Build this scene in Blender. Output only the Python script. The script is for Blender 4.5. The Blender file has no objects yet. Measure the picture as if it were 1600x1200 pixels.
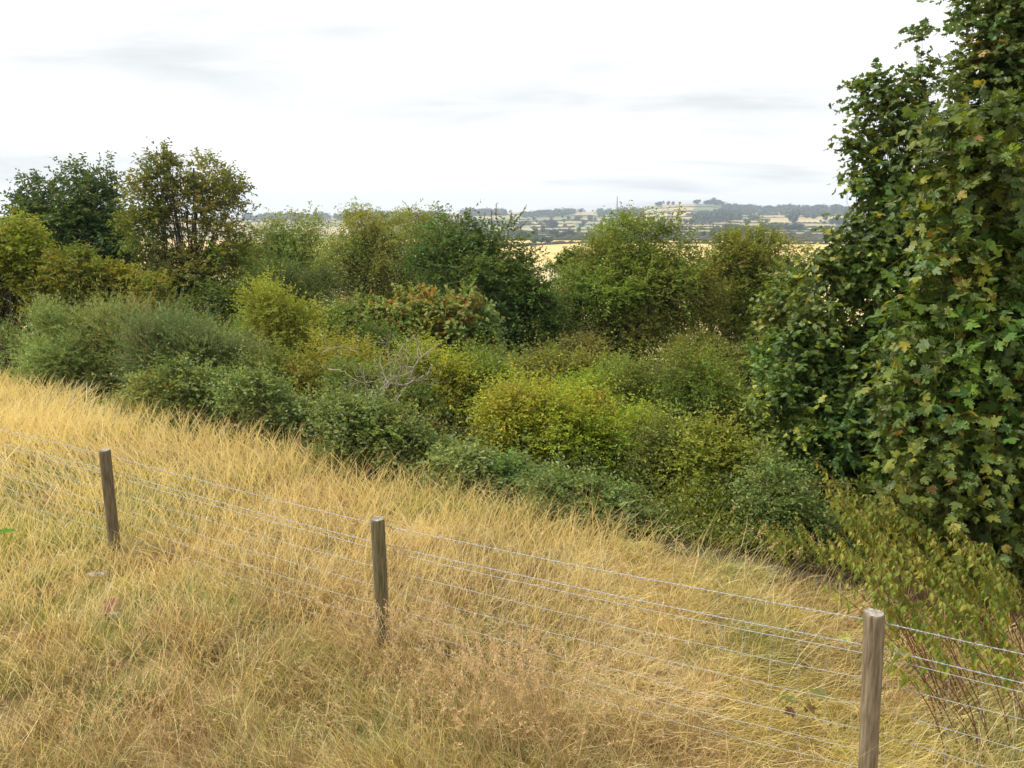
import bpy, math
import numpy as np
from mathutils import Vector

RNG = np.random.default_rng(7)
COL = bpy.context.scene.collection
PI = math.pi
# ------------------------------------------------------------------ camera
F = 1256.0
TH = math.radians(11.7)
CZ = 3.3
CT, ST = math.cos(TH), math.sin(TH)


def ray(px, py):
    u = (px - 800) / F
    v = (600 - py) / F
    return np.array([u, CT + v * ST, -ST + v * CT])


def at(px, py, d):
    return ray(px, py) * d + np.array([0, 0, CZ])


def angle_of(py):
    v = (600 - py) / F
    return (-ST + CT * v) / (CT + ST * v)


cd = bpy.data.cameras.new('camera')
cam = bpy.data.objects.new('camera', cd)
COL.objects.link(cam)
cam.location = (0, 0, CZ)
cam.rotation_euler = (PI / 2 - TH, 0, 0)
cd.sensor_width = 36
cd.lens = 36 * F / 1600
cd.clip_start = 0.05
cd.clip_end = 20000
sc = bpy.context.scene
sc.camera = cam

# ------------------------------------------------------------------ noise
_tab = np.random.default_rng(3).random((256, 256))


def vn(x, y):
    x = np.asarray(x, float); y = np.asarray(y, float)
    xi = np.floor(x).astype(int); yi = np.floor(y).astype(int)
    fx = x - xi; fy = y - yi
    fx = fx * fx * (3 - 2 * fx); fy = fy * fy * (3 - 2 * fy)
    a = _tab[xi & 255, yi & 255]; b = _tab[(xi + 1) & 255, yi & 255]
    c = _tab[xi & 255, (yi + 1) & 255]; d = _tab[(xi + 1) & 255, (yi + 1) & 255]
    return (a * (1 - fx) + b * fx) * (1 - fy) + (c * (1 - fx) + d * fx) * fy


def fbm(x, y, o=3):
    s = 0; a = .5; t = 0
    for i in range(o):
        s = s + a * vn(x * 2 ** i + 17.3 * i, y * 2 ** i + 9.1 * i); t += a; a *= .5
    return s / t


def sstep(a, b, x):
    t = np.clip((x - a) / (b - a), 0, 1)
    return t * t * (3 - 2 * t)


# ------------------------------------------------------------------ terrain height
ELX = [-900, 0, 380, 480, 560, 690, 725, 830, 900, 960, 1000, 1020, 1060, 1110, 1150, 1200, 1330, 1500, 2500]
ELY = [338, 338, 339, 338, 336, 337, 333, 331, 330, 332, 325, 321, 319, 319, 325, 327, 325, 323, 330]
RR = 3500.0


def edge_s(x, y):
    return .566 * x + .823 * y - 6.75


def terrain(x, y):
    x = np.asarray(x, float); y = np.asarray(y, float)
    r = np.hypot(x, y) + 1e-6
    s = edge_s(x, y)
    e = np.maximum(s - .2, 0)
    near = -9.5 * (1 - np.exp(-e * .34 / 9.5 * np.minimum(1, .4 + e / 3)))
    fade = 1 - sstep(30, 60, r)
    near = near + fade * ((fbm(x * .5, y * .5) - .5) * .06 + (fbm(x * 1.7 + 5, y * 1.7) - .5) * .10)
    tv = sstep(60, 470, r) ** .8
    z = near * (1 - tv) + (CZ - 27) * tv
    az = np.arctan2(x, np.maximum(y, 1e-3))
    px = 800 + F * 1.02 * np.tan(np.clip(az, -1.2, 1.2))
    el = angle_of(np.interp(px, ELX, ELY))
    t = np.clip((r - 1000) / (RR - 1000), 0, 1)
    ang = -.027 + (el + .027) * t ** .85 + (fbm(x / 420 + 40, y / 420 + 40) - .5) * .010 * np.sin(PI * t)
    far = CZ + r * ang
    beyond = CZ + el * RR - (r - RR) * .05
    z = np.where(r > 1000, np.where(r > RR, beyond, far), z)
    return np.where(y < 0, np.where(r > 60, near * (1 - tv) + (CZ - 27) * tv, near), z)


def tz(x, y):
    return float(terrain(np.array([x]), np.array([y]))[0])


def hit(px, py, rmin=300, rmax=3600):
    """the point of the far land seen in one direction"""
    d = ray(px, py)
    h = math.hypot(d[0], d[1])
    rs = np.geomspace(rmin, rmax, 3000)
    X = d[0] / h * rs; Y = d[1] / h * rs; Z = CZ + d[2] / h * rs
    T = terrain(X, Y)
    k = np.argmax(T >= Z)
    if T[k] < Z[k]:
        k = len(rs) - 60
    return X[k], Y[k], T[k], rs[k]


# ------------------------------------------------------------------ mesh building
class MB:
    """collects vertices, faces and per-vertex colours"""
    def __init__(self):
        self.v = []; self.c = []; self.f = []; self.m = []; self.n = 0

    def add(self, V, faces, col=None, mi=0):
        V = np.asarray(V, float).reshape(-1, 3)
        if col is None: col = (.5, .5, .5)
        C = np.empty((len(V), 3)); C[:] = col
        self.v.append(V); self.c.append(C)
        for f in faces:
            f = np.asarray(f, int)
            if f.size:
                self.f.append(f + self.n); self.m.append(np.full(len(f), mi))
        self.n += len(V)

    def leaves(self, P, A, N, S, tmpl, faces, C, mi=0):
        A = A / (np.linalg.norm(A, axis=1, keepdims=True) + 1e-9)
        N = N - (N * A).sum(1, keepdims=True) * A
        N = N / (np.linalg.norm(N, axis=1, keepdims=True) + 1e-9)
        B = np.cross(N, A)
        T = np.asarray(tmpl, float)
        S = np.broadcast_to(np.asarray(S, float), (len(P),))
        wv = RNG.uniform(.6, 1.08, (len(P), 1, 1)); cv = RNG.uniform(.2, 3.2, (len(P), 1, 1))
        V = P[:, None] + S[:, None, None] * (T[None, :, 0, None] * A[:, None] + wv * T[None, :, 1, None] * B[:, None] + cv * T[None, :, 2, None] * N[:, None])
        m = len(T); off = np.arange(len(P))[:, None, None] * m
        fs = []
        for f in faces:
            f = np.asarray(f, int)
            fs.append((f[None] + off).reshape(-1, f.shape[1]))
        self.add(V.reshape(-1, 3), fs, np.repeat(C, m, axis=0), mi)

    def tube(self, pts, rad, seg=6, col=(.1, .08, .05), cap=True, mi=0):
        pts = np.asarray(pts, float); k = len(pts)
        rad = np.broadcast_to(np.asarray(rad, float), (k,))
        T = np.gradient(pts, axis=0)
        T /= np.linalg.norm(T, axis=1, keepdims=True) + 1e-9
        ref = np.array([0, 0, 1.]) if abs(T[:, 2]).mean() < .8 else np.array([1., 0, 0])
        U = np.cross(T, ref); U /= np.linalg.norm(U, axis=1, keepdims=True) + 1e-9
        W = np.cross(T, U)
        a = np.arange(seg) / seg * 2 * PI
        V = pts[:, None] + rad[:, None, None] * (np.cos(a)[None, :, None] * U[:, None] + np.sin(a)[None, :, None] * W[:, None])
        i = np.arange(k - 1)[:, None] * seg; j = np.arange(seg)[None]
        q = np.stack([i + j, i + (j + 1) % seg, i + seg + (j + 1) % seg, i + seg + j], -1).reshape(-1, 4)
        fs = [q]
        if cap and seg > 2:
            fs.append(np.array([np.arange(seg)[::-1], (k - 1) * seg + np.arange(seg)]))
        self.add(V.reshape(-1, 3), fs, col, mi)

    def build(self, name, mats, parent=None, loc=(0, 0, 0), smooth=False):
        V = np.concatenate(self.v); C = np.concatenate(self.c)
        V = V - np.asarray(loc, float)
        me = bpy.data.meshes.new(name)
        me.vertices.add(len(V)); me.vertices.foreach_set('co', V.astype(np.float32).ravel())
        idx = np.concatenate([f.ravel() for f in self.f])
        tot = np.concatenate([np.full(len(f), f.shape[1]) for f in self.f])
        mi = np.concatenate(self.m)
        st = np.concatenate([[0], np.cumsum(tot)[:-1]])
        me.loops.add(len(idx)); me.loops.foreach_set('vertex_index', idx.astype(np.int32))
        me.polygons.add(len(tot)); me.polygons.foreach_set('loop_start', st.astype(np.int32))
        try: me.polygons.foreach_set('loop_total', tot.astype(np.int32))
        except Exception: pass
        me.polygons.foreach_set('material_index', mi.astype(np.int32))
        me.update(calc_edges=True)
        at_ = me.attributes.new('tint', 'FLOAT_COLOR', 'POINT')
        at_.data.foreach_set('color', np.concatenate([C, np.ones((len(C), 1))], 1).astype(np.float32).ravel())
        me.polygons.foreach_set('use_smooth', np.full(len(tot), smooth))
        for m in (mats if isinstance(mats, (list, tuple)) else [mats]): me.materials.append(m)
        o = bpy.data.objects.new(name, me)
        COL.objects.link(o)
        if parent is not None: o.parent = parent
        else: o.location = loc
        return o


def tag(o, label=None, cat=None, group=None, kind=None):
    if label: o['label'] = label
    if cat: o['category'] = cat
    if group: o['group'] = group
    if kind: o['kind'] = kind
    return o


def empty(name, loc, label, cat, group=None):
    o = bpy.data.objects.new(name, None)
    o.empty_display_size = .2
    o.location = tuple(loc)
    COL.objects.link(o)
    return tag(o, label, cat, group)


def copy_tree(o, loc, rz=0, scale=1, label=None, group=None):
    c = o.copy(); COL.objects.link(c)
    c.location = tuple(loc); c.rotation_euler = (0, 0, rz); c.scale = (scale,) * 3
    if label: c['label'] = label
    if group: c['group'] = group
    for ch in list(o.children):
        d = ch.copy(); COL.objects.link(d); d.parent = c
    return c


# ------------------------------------------------------------------ materials
def new_mat(name):
    m = bpy.data.materials.new(name); m.use_nodes = True
    nt = m.node_tree; nt.nodes.clear()
    return m, nt, nt.nodes.new('ShaderNodeOutputMaterial')


def node(nt, t, **kw):
    n = nt.nodes.new(t)
    for k, v in kw.items():
        if k in n.inputs: n.inputs[k].default_value = v
        else: setattr(n, k, v)
    return n


def leaf_mat(name, rough=.5, spec=.4, trans=.3, warm=(1.35, 1.25, .55), gain=1.0):
    m, nt, out = new_mat(name)
    a = node(nt, 'ShaderNodeAttribute', attribute_name='tint')
    g = node(nt, 'ShaderNodeVectorMath', operation='MULTIPLY')
    g.inputs[1].default_value = gain if isinstance(gain, tuple) else (gain,) * 3
    nt.links.new(a.outputs['Color'], g.inputs[0])
    p = node(nt, 'ShaderNodeBsdfPrincipled')
    p.inputs['Roughness'].default_value = rough
    p.inputs['Specular IOR Level'].default_value = spec
    nt.links.new(g.outputs[0], p.inputs['Base Color'])
    t = node(nt, 'ShaderNodeBsdfTranslucent')
    w = node(nt, 'ShaderNodeVectorMath', operation='MULTIPLY')
    w.inputs[1].default_value = warm
    nt.links.new(g.outputs[0], w.inputs[0]); nt.links.new(w.outputs[0], t.inputs['Color'])
    mx = node(nt, 'ShaderNodeMixShader'); mx.inputs[0].default_value = trans
    nt.links.new(p.outputs[0], mx.inputs[1]); nt.links.new(t.outputs[0], mx.inputs[2])
    nt.links.new(mx.outputs[0], out.inputs['Surface'])
    return m


def noise_mat(name, c1, c2, scale=5, rough=.85, stretch=(1, 1, 1), bump=.3, attr=False, detail=6, spec=.3, metal=0):
    m, nt, out = new_mat(name)
    tc = node(nt, 'ShaderNodeTexCoord'); mp = node(nt, 'ShaderNodeMapping')
    mp.inputs['Scale'].default_value = stretch
    nt.links.new(tc.outputs['Object'], mp.inputs[0])
    n = node(nt, 'ShaderNodeTexNoise', Scale=scale, Detail=detail)
    nt.links.new(mp.outputs[0], n.inputs['Vector'])
    cr = node(nt, 'ShaderNodeValToRGB')
    cr.color_ramp.elements[0].position = .3; cr.color_ramp.elements[1].position = .7
    cr.color_ramp.elements[0].color = (*c1, 1); cr.color_ramp.elements[1].color = (*c2, 1)
    nt.links.new(n.outputs[0], cr.inputs[0])
    p = node(nt, 'ShaderNodeBsdfPrincipled'); p.inputs['Roughness'].default_value = rough
    p.inputs['Specular IOR Level'].default_value = spec; p.inputs['Metallic'].default_value = metal
    src = cr.outputs[0]
    if attr:
        a = node(nt, 'ShaderNodeAttribute', attribute_name='tint')
        mx = node(nt, 'ShaderNodeVectorMath', operation='MULTIPLY')
        nt.links.new(a.outputs['Color'], mx.inputs[0]); nt.links.new(src, mx.inputs[1]); src = mx.outputs[0]
    nt.links.new(src, p.inputs['Base Color'])
    if bump:
        b = node(nt, 'ShaderNodeBump', Strength=bump, Distance=.02)
        nt.links.new(n.outputs[0], b.inputs['Height']); nt.links.new(b.outputs[0], p.inputs['Normal'])
    nt.links.new(p.outputs[0], out.inputs['Surface'])
    return m


M_LEAF = leaf_mat('leaf_soft', .55, .3, .38, gain=(2.15, 2.0, 1.15))
M_GLOSS = leaf_mat('leaf_glossy', .45, .35, .38, gain=(1.75, 1.7, 1.0))
M_GORSE = leaf_mat('gorse_spines', .6, .3, .25, (1.1, 1.1, .8), gain=(2.2, 2.0, 1.2))
M_FAR = leaf_mat('distant_leaf', .7, .2, .1)
M_GRASS = leaf_mat('dry_grass', .55, .35, .25, (1.1, 1.05, .8))
M_BARK = noise_mat('bark', (.05, .042, .03), (.12, .10, .075), 6, .9, (3, 3, .6), .5)
M_BARKPALE = noise_mat('pale_dead_wood', (.24, .20, .14), (.42, .36, .27), 9, .85, (1, 1, 1), .3)
M_STEM = noise_mat('red_brown_stem', (.12, .045, .03), (.22, .10, .055), 12, .7, (1, 1, .3), .1)
M_LAND = noise_mat('land_surface', (.8, .8, .8), (1.15, 1.15, 1.1), .05, .95, (1, 1, 1), 0, attr=True, detail=8)
M_WIRE = noise_mat('galvanised_wire', (.24, .26, .28), (.40, .43, .46), 60, .6, (1, 1, 1), 0, spec=.3, metal=.1)
M_STAPLE = noise_mat('staple_metal', (.45, .47, .48), (.7, .72, .74), 90, .4, (1, 1, 1), 0, spec=.5, metal=.6)

# leaf templates: along x, width y, lift z
T_OVAL = ([(0, 0, 0), (.35, .27, .06), (.75, .2, .03), (1, 0, -.1), (.75, -.2, .03), (.35, -.27, .06)], [[(0, 1, 2, 3), (0, 3, 4, 5)]])
T_DIA = ([(0, 0, 0), (.45, .3, .07), (1, 0, -.08), (.45, -.3, .07)], [[(0, 2, 1), (0, 3, 2)]])
T_WIDE = ([(0, 0, 0), (.4, .42, .08), (1, 0, -.1), (.4, -.42, .08)], [[(0, 2, 1), (0, 3, 2)]])
T_NEEDLE = ([(0, -.13, 0), (0, .13, 0), (1, 0, 0)], [[(0, 1, 2)]])
T_NARROW = ([(0, 0, 0), (.4, .13, .03), (1, 0, -.05), (.4, -.13, .03)], [[(0, 2, 1), (0, 3, 2)]])


def palm():
    # sycamore leaf: stalk notch, five pointed lobes
    half = [(.02, .10), (.0, .30), (-.06, .40), (.14, .42), (.22, .62), (.38, .50), (.46, .66), (.60, .52), (.52, .34),
            (.58, .22), (.78, .30), (.86, .16), (1.06, .0)]
    o = [(.0, .0)] + half + [(x, -y) for x, y in half[-2::-1]]
    pts = [(x, y, .05 - .18 * y * y - .12 * max(x - .4, 0) + .05 * abs(y)) for x, y in o]
    c = (.34, 0, .0)
    V = [c] + pts
    n = len(pts)
    return (V, [[(0, 1 + i, 1 + (i + 1) % n) for i in range(n)]])


def palm_small():
    half = [(-.04, .34), (.2, .55), (.32, .36), (.62, .48), (.6, .22)]
    o = [(0, 0)] + half + [(1, 0)] + [(x, -y) for x, y in half[::-1]]
    V = [(.32, 0, .0)] + [(x, y, .04 - .15 * y * y - .1 * max(x - .4, 0)) for x, y in o]
    n = len(o)
    return (V, [[(0, 1 + i, 1 + (i + 1) % n) for i in range(n)]])


T_PALM = palm()
T_PALMS = palm_small()


def nrm(a):
    return a / (np.linalg.norm(a, axis=-1, keepdims=True) + 1e-9)


def pick(pal, u):
    """continuous colour from a palette list by u in 0..1"""
    pal = np.asarray(pal, float)
    if len(pal) == 1: pal = np.repeat(pal, 2, 0)
    x = np.clip(u, 0, .9999) * (len(pal) - 1)
    i = x.astype(int); f = (x - i)[:, None]
    return pal[i] * (1 - f) + pal[i + 1] * f


def lobes_from(pxl, d, depth=1.0, jitter=.0, rng=None):
    L = []
    for k, l in enumerate(pxl):
        px, py, rx, ry = l[:4]
        dd = d + (l[4] if len(l) > 4 else 0)
        c = at(px, py, dd)
        s = dd / F
        q = .86 if d > 18 else .93
        L.append((c, np.array([rx * s, (rx + ry) / 2 * s * depth, ry * s]) * q))
    return L


def crown(L, rng, n, leaf, tmpl, pal, clumps=14, cr=.38, spray=.35, k=10, out_w=1., up_w=.3, rnd_w=.5, droop=.2,
          hang=.0, accent=None, acc=0, shell=.55, szvar=.3, ldroop=.1, mb=None, mi=0, twig=0, nflat=.8, fill=.2, top_acc=0, pocket=.42, lump=0, lng=.05):
    """sprays of separate leaves, gathered in clumps over a set of lobes"""
    mb = mb or MB()
    C = np.array([c for c, r in L]); R = np.array([r for c, r in L])
    vol = (R[:, 0] * R[:, 2]) ** 1.0
    nc = np.maximum(2, np.round(clumps * 1.3 * (1 + (len(L) - 1) / 4) * vol / vol.sum())).astype(int)
    li = np.repeat(np.arange(len(L)), nc)
    d = nrm(rng.normal(size=(len(li), 3)))
    rr = shell + (1 - shell) * rng.random(len(li)) ** .6
    rr *= .92 + .2 * rng.random(len(li))
    cc = C[li] + d * R[li] * rr[:, None]
    crad = R[li] * cr * (.6 + .8 * rng.random((len(li), 1)))
    # drop clumps buried deep inside another lobe
    dn = np.linalg.norm((cc[:, None] - C[None]) / R[None], axis=2)
    dn[np.arange(len(li)), li] = 9
    keep = dn.min(1) > .45
    cc, crad, li, d = cc[keep], crad[keep], li[keep], d[keep]
    ncl = len(cc)
    w = (crad[:, 0] * crad[:, 2]); w /= w.sum(); w2 = vol / vol.sum()
    w = np.concatenate([w * (1 - fill), w2 * fill])
    cc = np.concatenate([cc, C]); crad = np.concatenate([crad, R * .9]); d = np.concatenate([d, d[:1] * 0 + np.zeros((len(C), 3))])
    li = np.concatenate([li, np.full(len(C), -1)])
    ns = max(1, n // k)
    ci = rng.choice(len(cc), ns, p=w)
    sd = nrm(rng.normal(size=(ns, 3)) + d[ci] * .55 + np.array([0, 0, .25]))
    p0 = cc[ci] + sd * crad[ci] * (rng.random((ns, 1)) ** .45)
    # lumpy surface with pockets: the spray stays only where a coarse pattern in space allows it
    ls = lump if lump else float(np.median(R[:, 0])) * .55
    f1 = fbm(p0[:, 0] / ls + p0[:, 1] * .9 / ls + 50, p0[:, 2] / ls + p0[:, 1] * .4 / ls + 50, 2)
    f2 = fbm(p0[:, 0] / ls * 2.7 - p0[:, 1] * 2 / ls + 90, p0[:, 2] / ls * 2.7 + 50, 2)
    keep = rng.random(ns) < np.clip((.6 * f1 + .4 * f2 - pocket) * 12, .03, 1)
    p0, sd, ci = p0[keep], sd[keep], ci[keep]; ns = len(p0); f1 = f1[keep]
    p0 = p0 + sd * (f1[:, None] - .5) * ls * .95
    dirn = nrm(sd * out_w + d[ci] * .4 * out_w + np.array([0, 0, up_w]) + rng.normal(size=(ns, 3)) * rnd_w)
    longs = rng.random(ns) < lng
    sl = spray * (.5 + rng.random(ns)) * np.where(longs, 2.2, 1)
    t = np.linspace(.1, 1, k)[None] * (.9 + .2 * rng.random((ns, k)))
    P = p0[:, None] + dirn[:, None] * (t * sl[:, None])[..., None]
    P[..., 2] -= droop * sl[:, None] * t ** 2
    lat = nrm(np.cross(dirn, np.array([0, 0, 1.]) + rng.normal(size=(ns, 3)) * .3))
    side = np.where(np.arange(k) % 2 == 0, 1, -1)[None, :, None]
    A = dirn[:, None] * .6 + lat[:, None] * side * .8 + rng.normal(size=(ns, k, 3)) * .35
    A[..., 2] -= ldroop + hang
    N = sd[:, None] * .55 + np.array([0, 0, nflat]) + rng.normal(size=(ns, k, 3)) * .62
    P = P.reshape(-1, 3); A = A.reshape(-1, 3); N = N.reshape(-1, 3)
    S = leaf * (1 - szvar + 2 * szvar * rng.random(len(P)))
    lu = rng.random(len(C)); cu = .6 * rng.random(len(cc)) + .4 * np.where(li >= 0, lu[li], .5); su = rng.random(ns)
    u = (cu[ci] * .45 + su * .25)[:, None] + .3 * rng.random((ns, k))
    u = (u - .5) * 1.5 + .5
    col = pick(pal, u.ravel())
    if accent is not None and acc > 0:
        ca = rng.random(len(cc)) < acc * 1.2
        pr = np.where(ca[ci], .34, acc * .45)
        if top_acc: pr = pr * np.clip((p0[:, 2] - C[:, 2].min()) / (np.ptp(C[:, 2]) + .1), 0, 1) ** top_acc
        m = (rng.random((ns, k)) < pr[:, None]).ravel()
        col[m] = pick(accent, rng.random(m.sum()))
    tl = rng.uniform([.78, .9, .8], [1.08, 1.12, 1.2], (len(C) + 1, 3)); tl[-1] = 1
    col = (col.reshape(ns, k, 3) * tl[li[ci]][:, None]).reshape(-1, 3)
    col *= .85 + .3 * rng.random((len(col), 1))
    mb.leaves(P, A, N, S, tmpl[0], tmpl[1], col, mi)
    if True:
        q = (rng.random(ns) < twig) | longs
        a = p0[q] - dirn[q] * .25 * sl[q, None]; b = p0[q] + dirn[q] * sl[q, None]; b[:, 2] -= droop * sl[q]
        mb.leaves(a, b - a, rng.normal(size=a.shape), np.linalg.norm(b - a, axis=1), [(0, -.006, 0), (0, .006, 0), (1, 0, 0)], [[(0, 1, 2)]],
                  np.tile([[.10, .08, .05]], (len(a), 1)), mi)
    return mb, cc, li


def limbs(base, L, cc, li, rng, r0=.12, mb=None, stems=1, seg=7, col=(.1, .08, .06), split=.35, fine=1.0):
    mb = mb or MB()
    C = np.array([c for c, r in L])
    base = np.asarray(base, float)
    top = C[np.argmax(C[:, 2])]
    cen = C.mean(0)
    for s in range(stems):
        off = rng.normal(size=3) * r0 * 1.6 * (stems > 1); off[2] = 0
        b = base + off
        tgt = cen * .5 + top * .5 if stems == 1 else C[rng.integers(len(C))]
        mid = b * (1 - split) + tgt * split + rng.normal(size=3) * .08 * np.linalg.norm(tgt - b); mid[2] = b[2] + (tgt[2] - b[2]) * split
        t = np.linspace(0, 1, 8)[:, None]
        path = (1 - t) ** 2 * b + 2 * t * (1 - t) * (mid * .6 + np.array([b[0], b[1], mid[2]]) * .4) + t ** 2 * tgt
        rad = r0 / math.sqrt(stems) * np.linspace(1.15, .35, 8)
        rad[0] *= 1.25
        mb.tube(path, rad, seg, col)
        for i in range(s, len(C), stems):
            j = rng.integers(2, 6); p = path[j]; q = C[i]
            m = (p + q) / 2 + rng.normal(size=3) * .08 * np.linalg.norm(q - p) + np.array([0, 0, -.05 * np.linalg.norm(q - p)])
            t5 = np.linspace(0, 1, 5)[:, None]
            lp = (1 - t5) ** 2 * p + 2 * t5 * (1 - t5) * m + t5 ** 2 * q
            lr = np.minimum(rad[j], L[i][1][0] * .09 + .004) * np.linspace(.65, .25, 5)
            mb.tube(lp, lr, 5, col, False)
            for c in np.where(li == i)[0]:
                if rng.random() > fine: continue
                a = lp[rng.integers(2, 5)]; e = cc[c]
                mm = (a + e) / 2 + rng.normal(size=3) * .06 * np.linalg.norm(e - a)
                mb.tube([a, mm, e], [lr[3] * .6, lr[3] * .4, lr[3] * .15], 3, col, False)
    return mb


def plant(name, label, cat, pxl, d, base_px, n, leaf, tmpl, pal, mat, seed, r0=.12, stems=1, depth=1.0, base_d=0, group=None,
          trunk_name='trunk', crown_name='crown', bark=None, trunk_col=(.1, .08, .06), fine=1.0, extra=None, ragged=True, **kw):
    rng = np.random.default_rng(seed)
    L = lobes_from(pxl, d, depth)
    if tmpl is not T_NEEDLE:
        n, leaf = (n * (2.9 if cat == 'tree' and stems < 3 else 2.4), leaf * 1.22) if d > 18 else ((n * 2.1, leaf * 1.12) if d > 9 else (n * 1.7, leaf * .92))
    n = int(n)
    if ragged:
        L2 = []
        for c_, r_ in L:
            L2.append((c_, r_ * .84))
            for _ in range(4):
                dv = nrm(rng.normal(size=3) + np.array([0, -.1, .45])); k_ = rng.uniform(.28, .5)
                L2.append((c_ + dv * r_ * (1.02 - k_ * .55), np.array([k_, k_, k_ * rng.uniform(.8, 1.5)]) * r_))
        L = L2
    bx = at(base_px, 600, d + base_d)
    b = np.array([bx[0], bx[1], 0]); b[2] = tz(b[0], b[1]) - .1
    root = empty(name, b, label, cat, group)
    kw.setdefault('lng', .0 if d > 18 else .07)
    mb, cc, li = crown(L, rng, n, leaf, tmpl, pal, **kw)
    if extra: extra(mb, rng)
    mb.build(crown_name, mat, root, b)
    tb = limbs(b, L, cc, li, rng, r0, stems=stems, fine=fine)
    tb.build(trunk_name, bark or M_BARK, root, b, True)
    return root

# ================================================================== LAND
def build_land():
    az = np.concatenate([np.radians(np.arange(-180, -40, 4)), np.radians(np.arange(-40, 40, .12)), np.radians(np.arange(40, 180, 4))])
    edges = [470, 640, 850, 1000, 1110, 1240, 1390, 1560, 1750, 1960, 2190, 2440, 2700, 2960, 3230, 3500]
    rows = list(np.concatenate([[.02, .6, 1.2, 1.8], np.geomspace(2.4, 34, 60), np.geomspace(37, 430, 18)]))
    nn = len(rows)
    R = [np.full(len(az), r) for r in rows]
    E = []
    for k, e in enumerate(edges):
        amp = .0 if k == 0 else (.028 if e < 3200 else .0)
        w = (fbm(az * 9 + k * 3.7, az * 0 + k * 1.9) - .5) * 2 * amp
        E.append(e * (1 + w))
    # near wheat field: its far hedge climbs to the right, as seen across the valley
    px = 800 + F * 1.02 * np.tan(np.clip(az, -1.2, 1.2))
    E[2] = np.interp(px, [600, 820, 930, 1100, 1300], [770, 790, 905, 880, 900])
    band = []
    for k in range(len(E) - 1):
        for j in range(4):
            R.append(E[k] * (1 - j / 4) + E[k + 1] * j / 4); band.append(k)
    R.append(E[-1])
    for r in (3650, 3900, 4350): R.append(np.full(len(az), float(r)))
    R = np.array(R)
    X = R * np.sin(az)[None]; Y = R * np.cos(az)[None]
    Z = terrain(X, Y)
    nr, na = R.shape
    V = np.stack([X, Y, Z], -1).reshape(-1, 3)
    i = np.arange(nr - 1)[:, None] * na; j = np.arange(na)[None]
    q = np.stack([i + j, i + na + j, i + na + (j + 1) % na, i + (j + 1) % na], -1).reshape(-1, 4)
    mb = MB(); mb.add(V, [q])
    o = mb.build('ground', M_LAND)
    # colour of each patch of land
    FC = np.zeros((nr - 1, na, 3))
    rc = (R[:-1] + R[1:]) / 2
    xc = rc * np.sin(az)[None]; yc = rc * np.cos(az)[None]
    s = edge_s(xc, yc)
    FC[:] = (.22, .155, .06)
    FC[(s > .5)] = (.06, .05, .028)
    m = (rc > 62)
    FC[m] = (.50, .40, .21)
    pal = np.array([[.40, .31, .16], [.36, .29, .15], [.30, .26, .14], [.45, .36, .19], [.25, .24, .12], [.34, .30, .17], [.16, .20, .08], [.28, .22, .13]])
    wts = np.array([.2, .18, .16, .14, .12, .1, .06, .04])
    rng = np.random.default_rng(11)
    cols = []
    for k in range(len(E) - 1):
        c = -40.0; cuts = []
        while c < 40:
            wd = rng.uniform(3.2, 7.5) * (1.2 if k < 4 else .9)
            c2 = c + wd; cuts.append((c, c2)); c = c2
        for (a0, a1) in cuts:
            col = pal[rng.choice(len(pal), p=wts)] * rng.uniform(.9, 1.1)
            if k <= 2: col = np.array([.58, .42, .16]) * rng.uniform(.95, 1.05)
            jj = (az >= math.radians(a0)) & (az < math.radians(a1))
            for b in range(4):
                FC[nn + k * 4 + b, jj] = col
        cols.append(cuts)
    # green pasture on the right shoulder of the ridge
    pxc = px
    jj = (pxc > 1275) & (pxc < 1345)
    for row in range(nr - 1):
        if 2700 < rc[row, na // 2] < 3200: FC[row, jj] = (.12, .20, .07)
    jj = (pxc > 1085) & (pxc < 1150)
    for row in range(nr - 1):
        if 2900 < rc[row, na // 2] < 3480: FC[row, jj] = (.15, .19, .09)
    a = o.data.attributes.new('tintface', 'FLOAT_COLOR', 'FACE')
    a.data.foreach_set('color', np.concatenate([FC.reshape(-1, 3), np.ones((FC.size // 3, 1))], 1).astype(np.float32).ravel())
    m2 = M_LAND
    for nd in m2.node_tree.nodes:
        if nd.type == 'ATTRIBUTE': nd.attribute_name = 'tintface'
    tag(o, 'grass bank falling to a wooded valley and rolling dry farmland', 'ground', kind='structure')
    # hedges
    hp = [(.045, .06, .03), (.06, .075, .035), (.08, .075, .04)]
    rng = np.random.default_rng(21)
    cnt = 0

    def hedge(X, Y, h):
        nonlocal cnt
        X = np.asarray(X); Y = np.asarray(Y)
        P = np.stack([X, Y, terrain(X, Y)], 1)
        n = len(P)
        T = np.gradient(P, axis=0); T[:, 2] = 0; T = nrm(T); S_ = np.stack([-T[:, 1], T[:, 0], T[:, 2] * 0], 1)
        hh = h * (.6 + .9 * rng.random(n)); ww = 1.6 + rng.random(n)
        prof = [(-1, -.3), (-.9, .6), (-.3, 1), (.4, .95), (.95, .5), (1, -.3)]
        Vv = np.stack([P + S_ * (ww * a)[:, None] + np.array([0, 0, 1.]) * (hh * b)[:, None] for a, b in prof], 1)
        mbh = MB(); m_ = len(prof)
        i = np.arange(n - 1)[:, None] * m_; j = np.arange(m_)[None]
        qq = np.stack([i + j, i + (j + 1) % m_, i + m_ + (j + 1) % m_, i + m_ + j], -1).reshape(-1, 4)
        mbh.add(Vv.reshape(-1, 3), [qq, np.array([np.arange(m_), (n - 1) * m_ + np.arange(m_)[::-1]])], pick(hp, rng.random(1))[0])
        ho = mbh.build('hedgerow', M_FAR, None, P[n // 2])
        tag(ho, 'thin dark hedgerow dividing two dry fields on the distant hillside', 'hedgerow', 'hedgerows between the distant fields')
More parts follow.
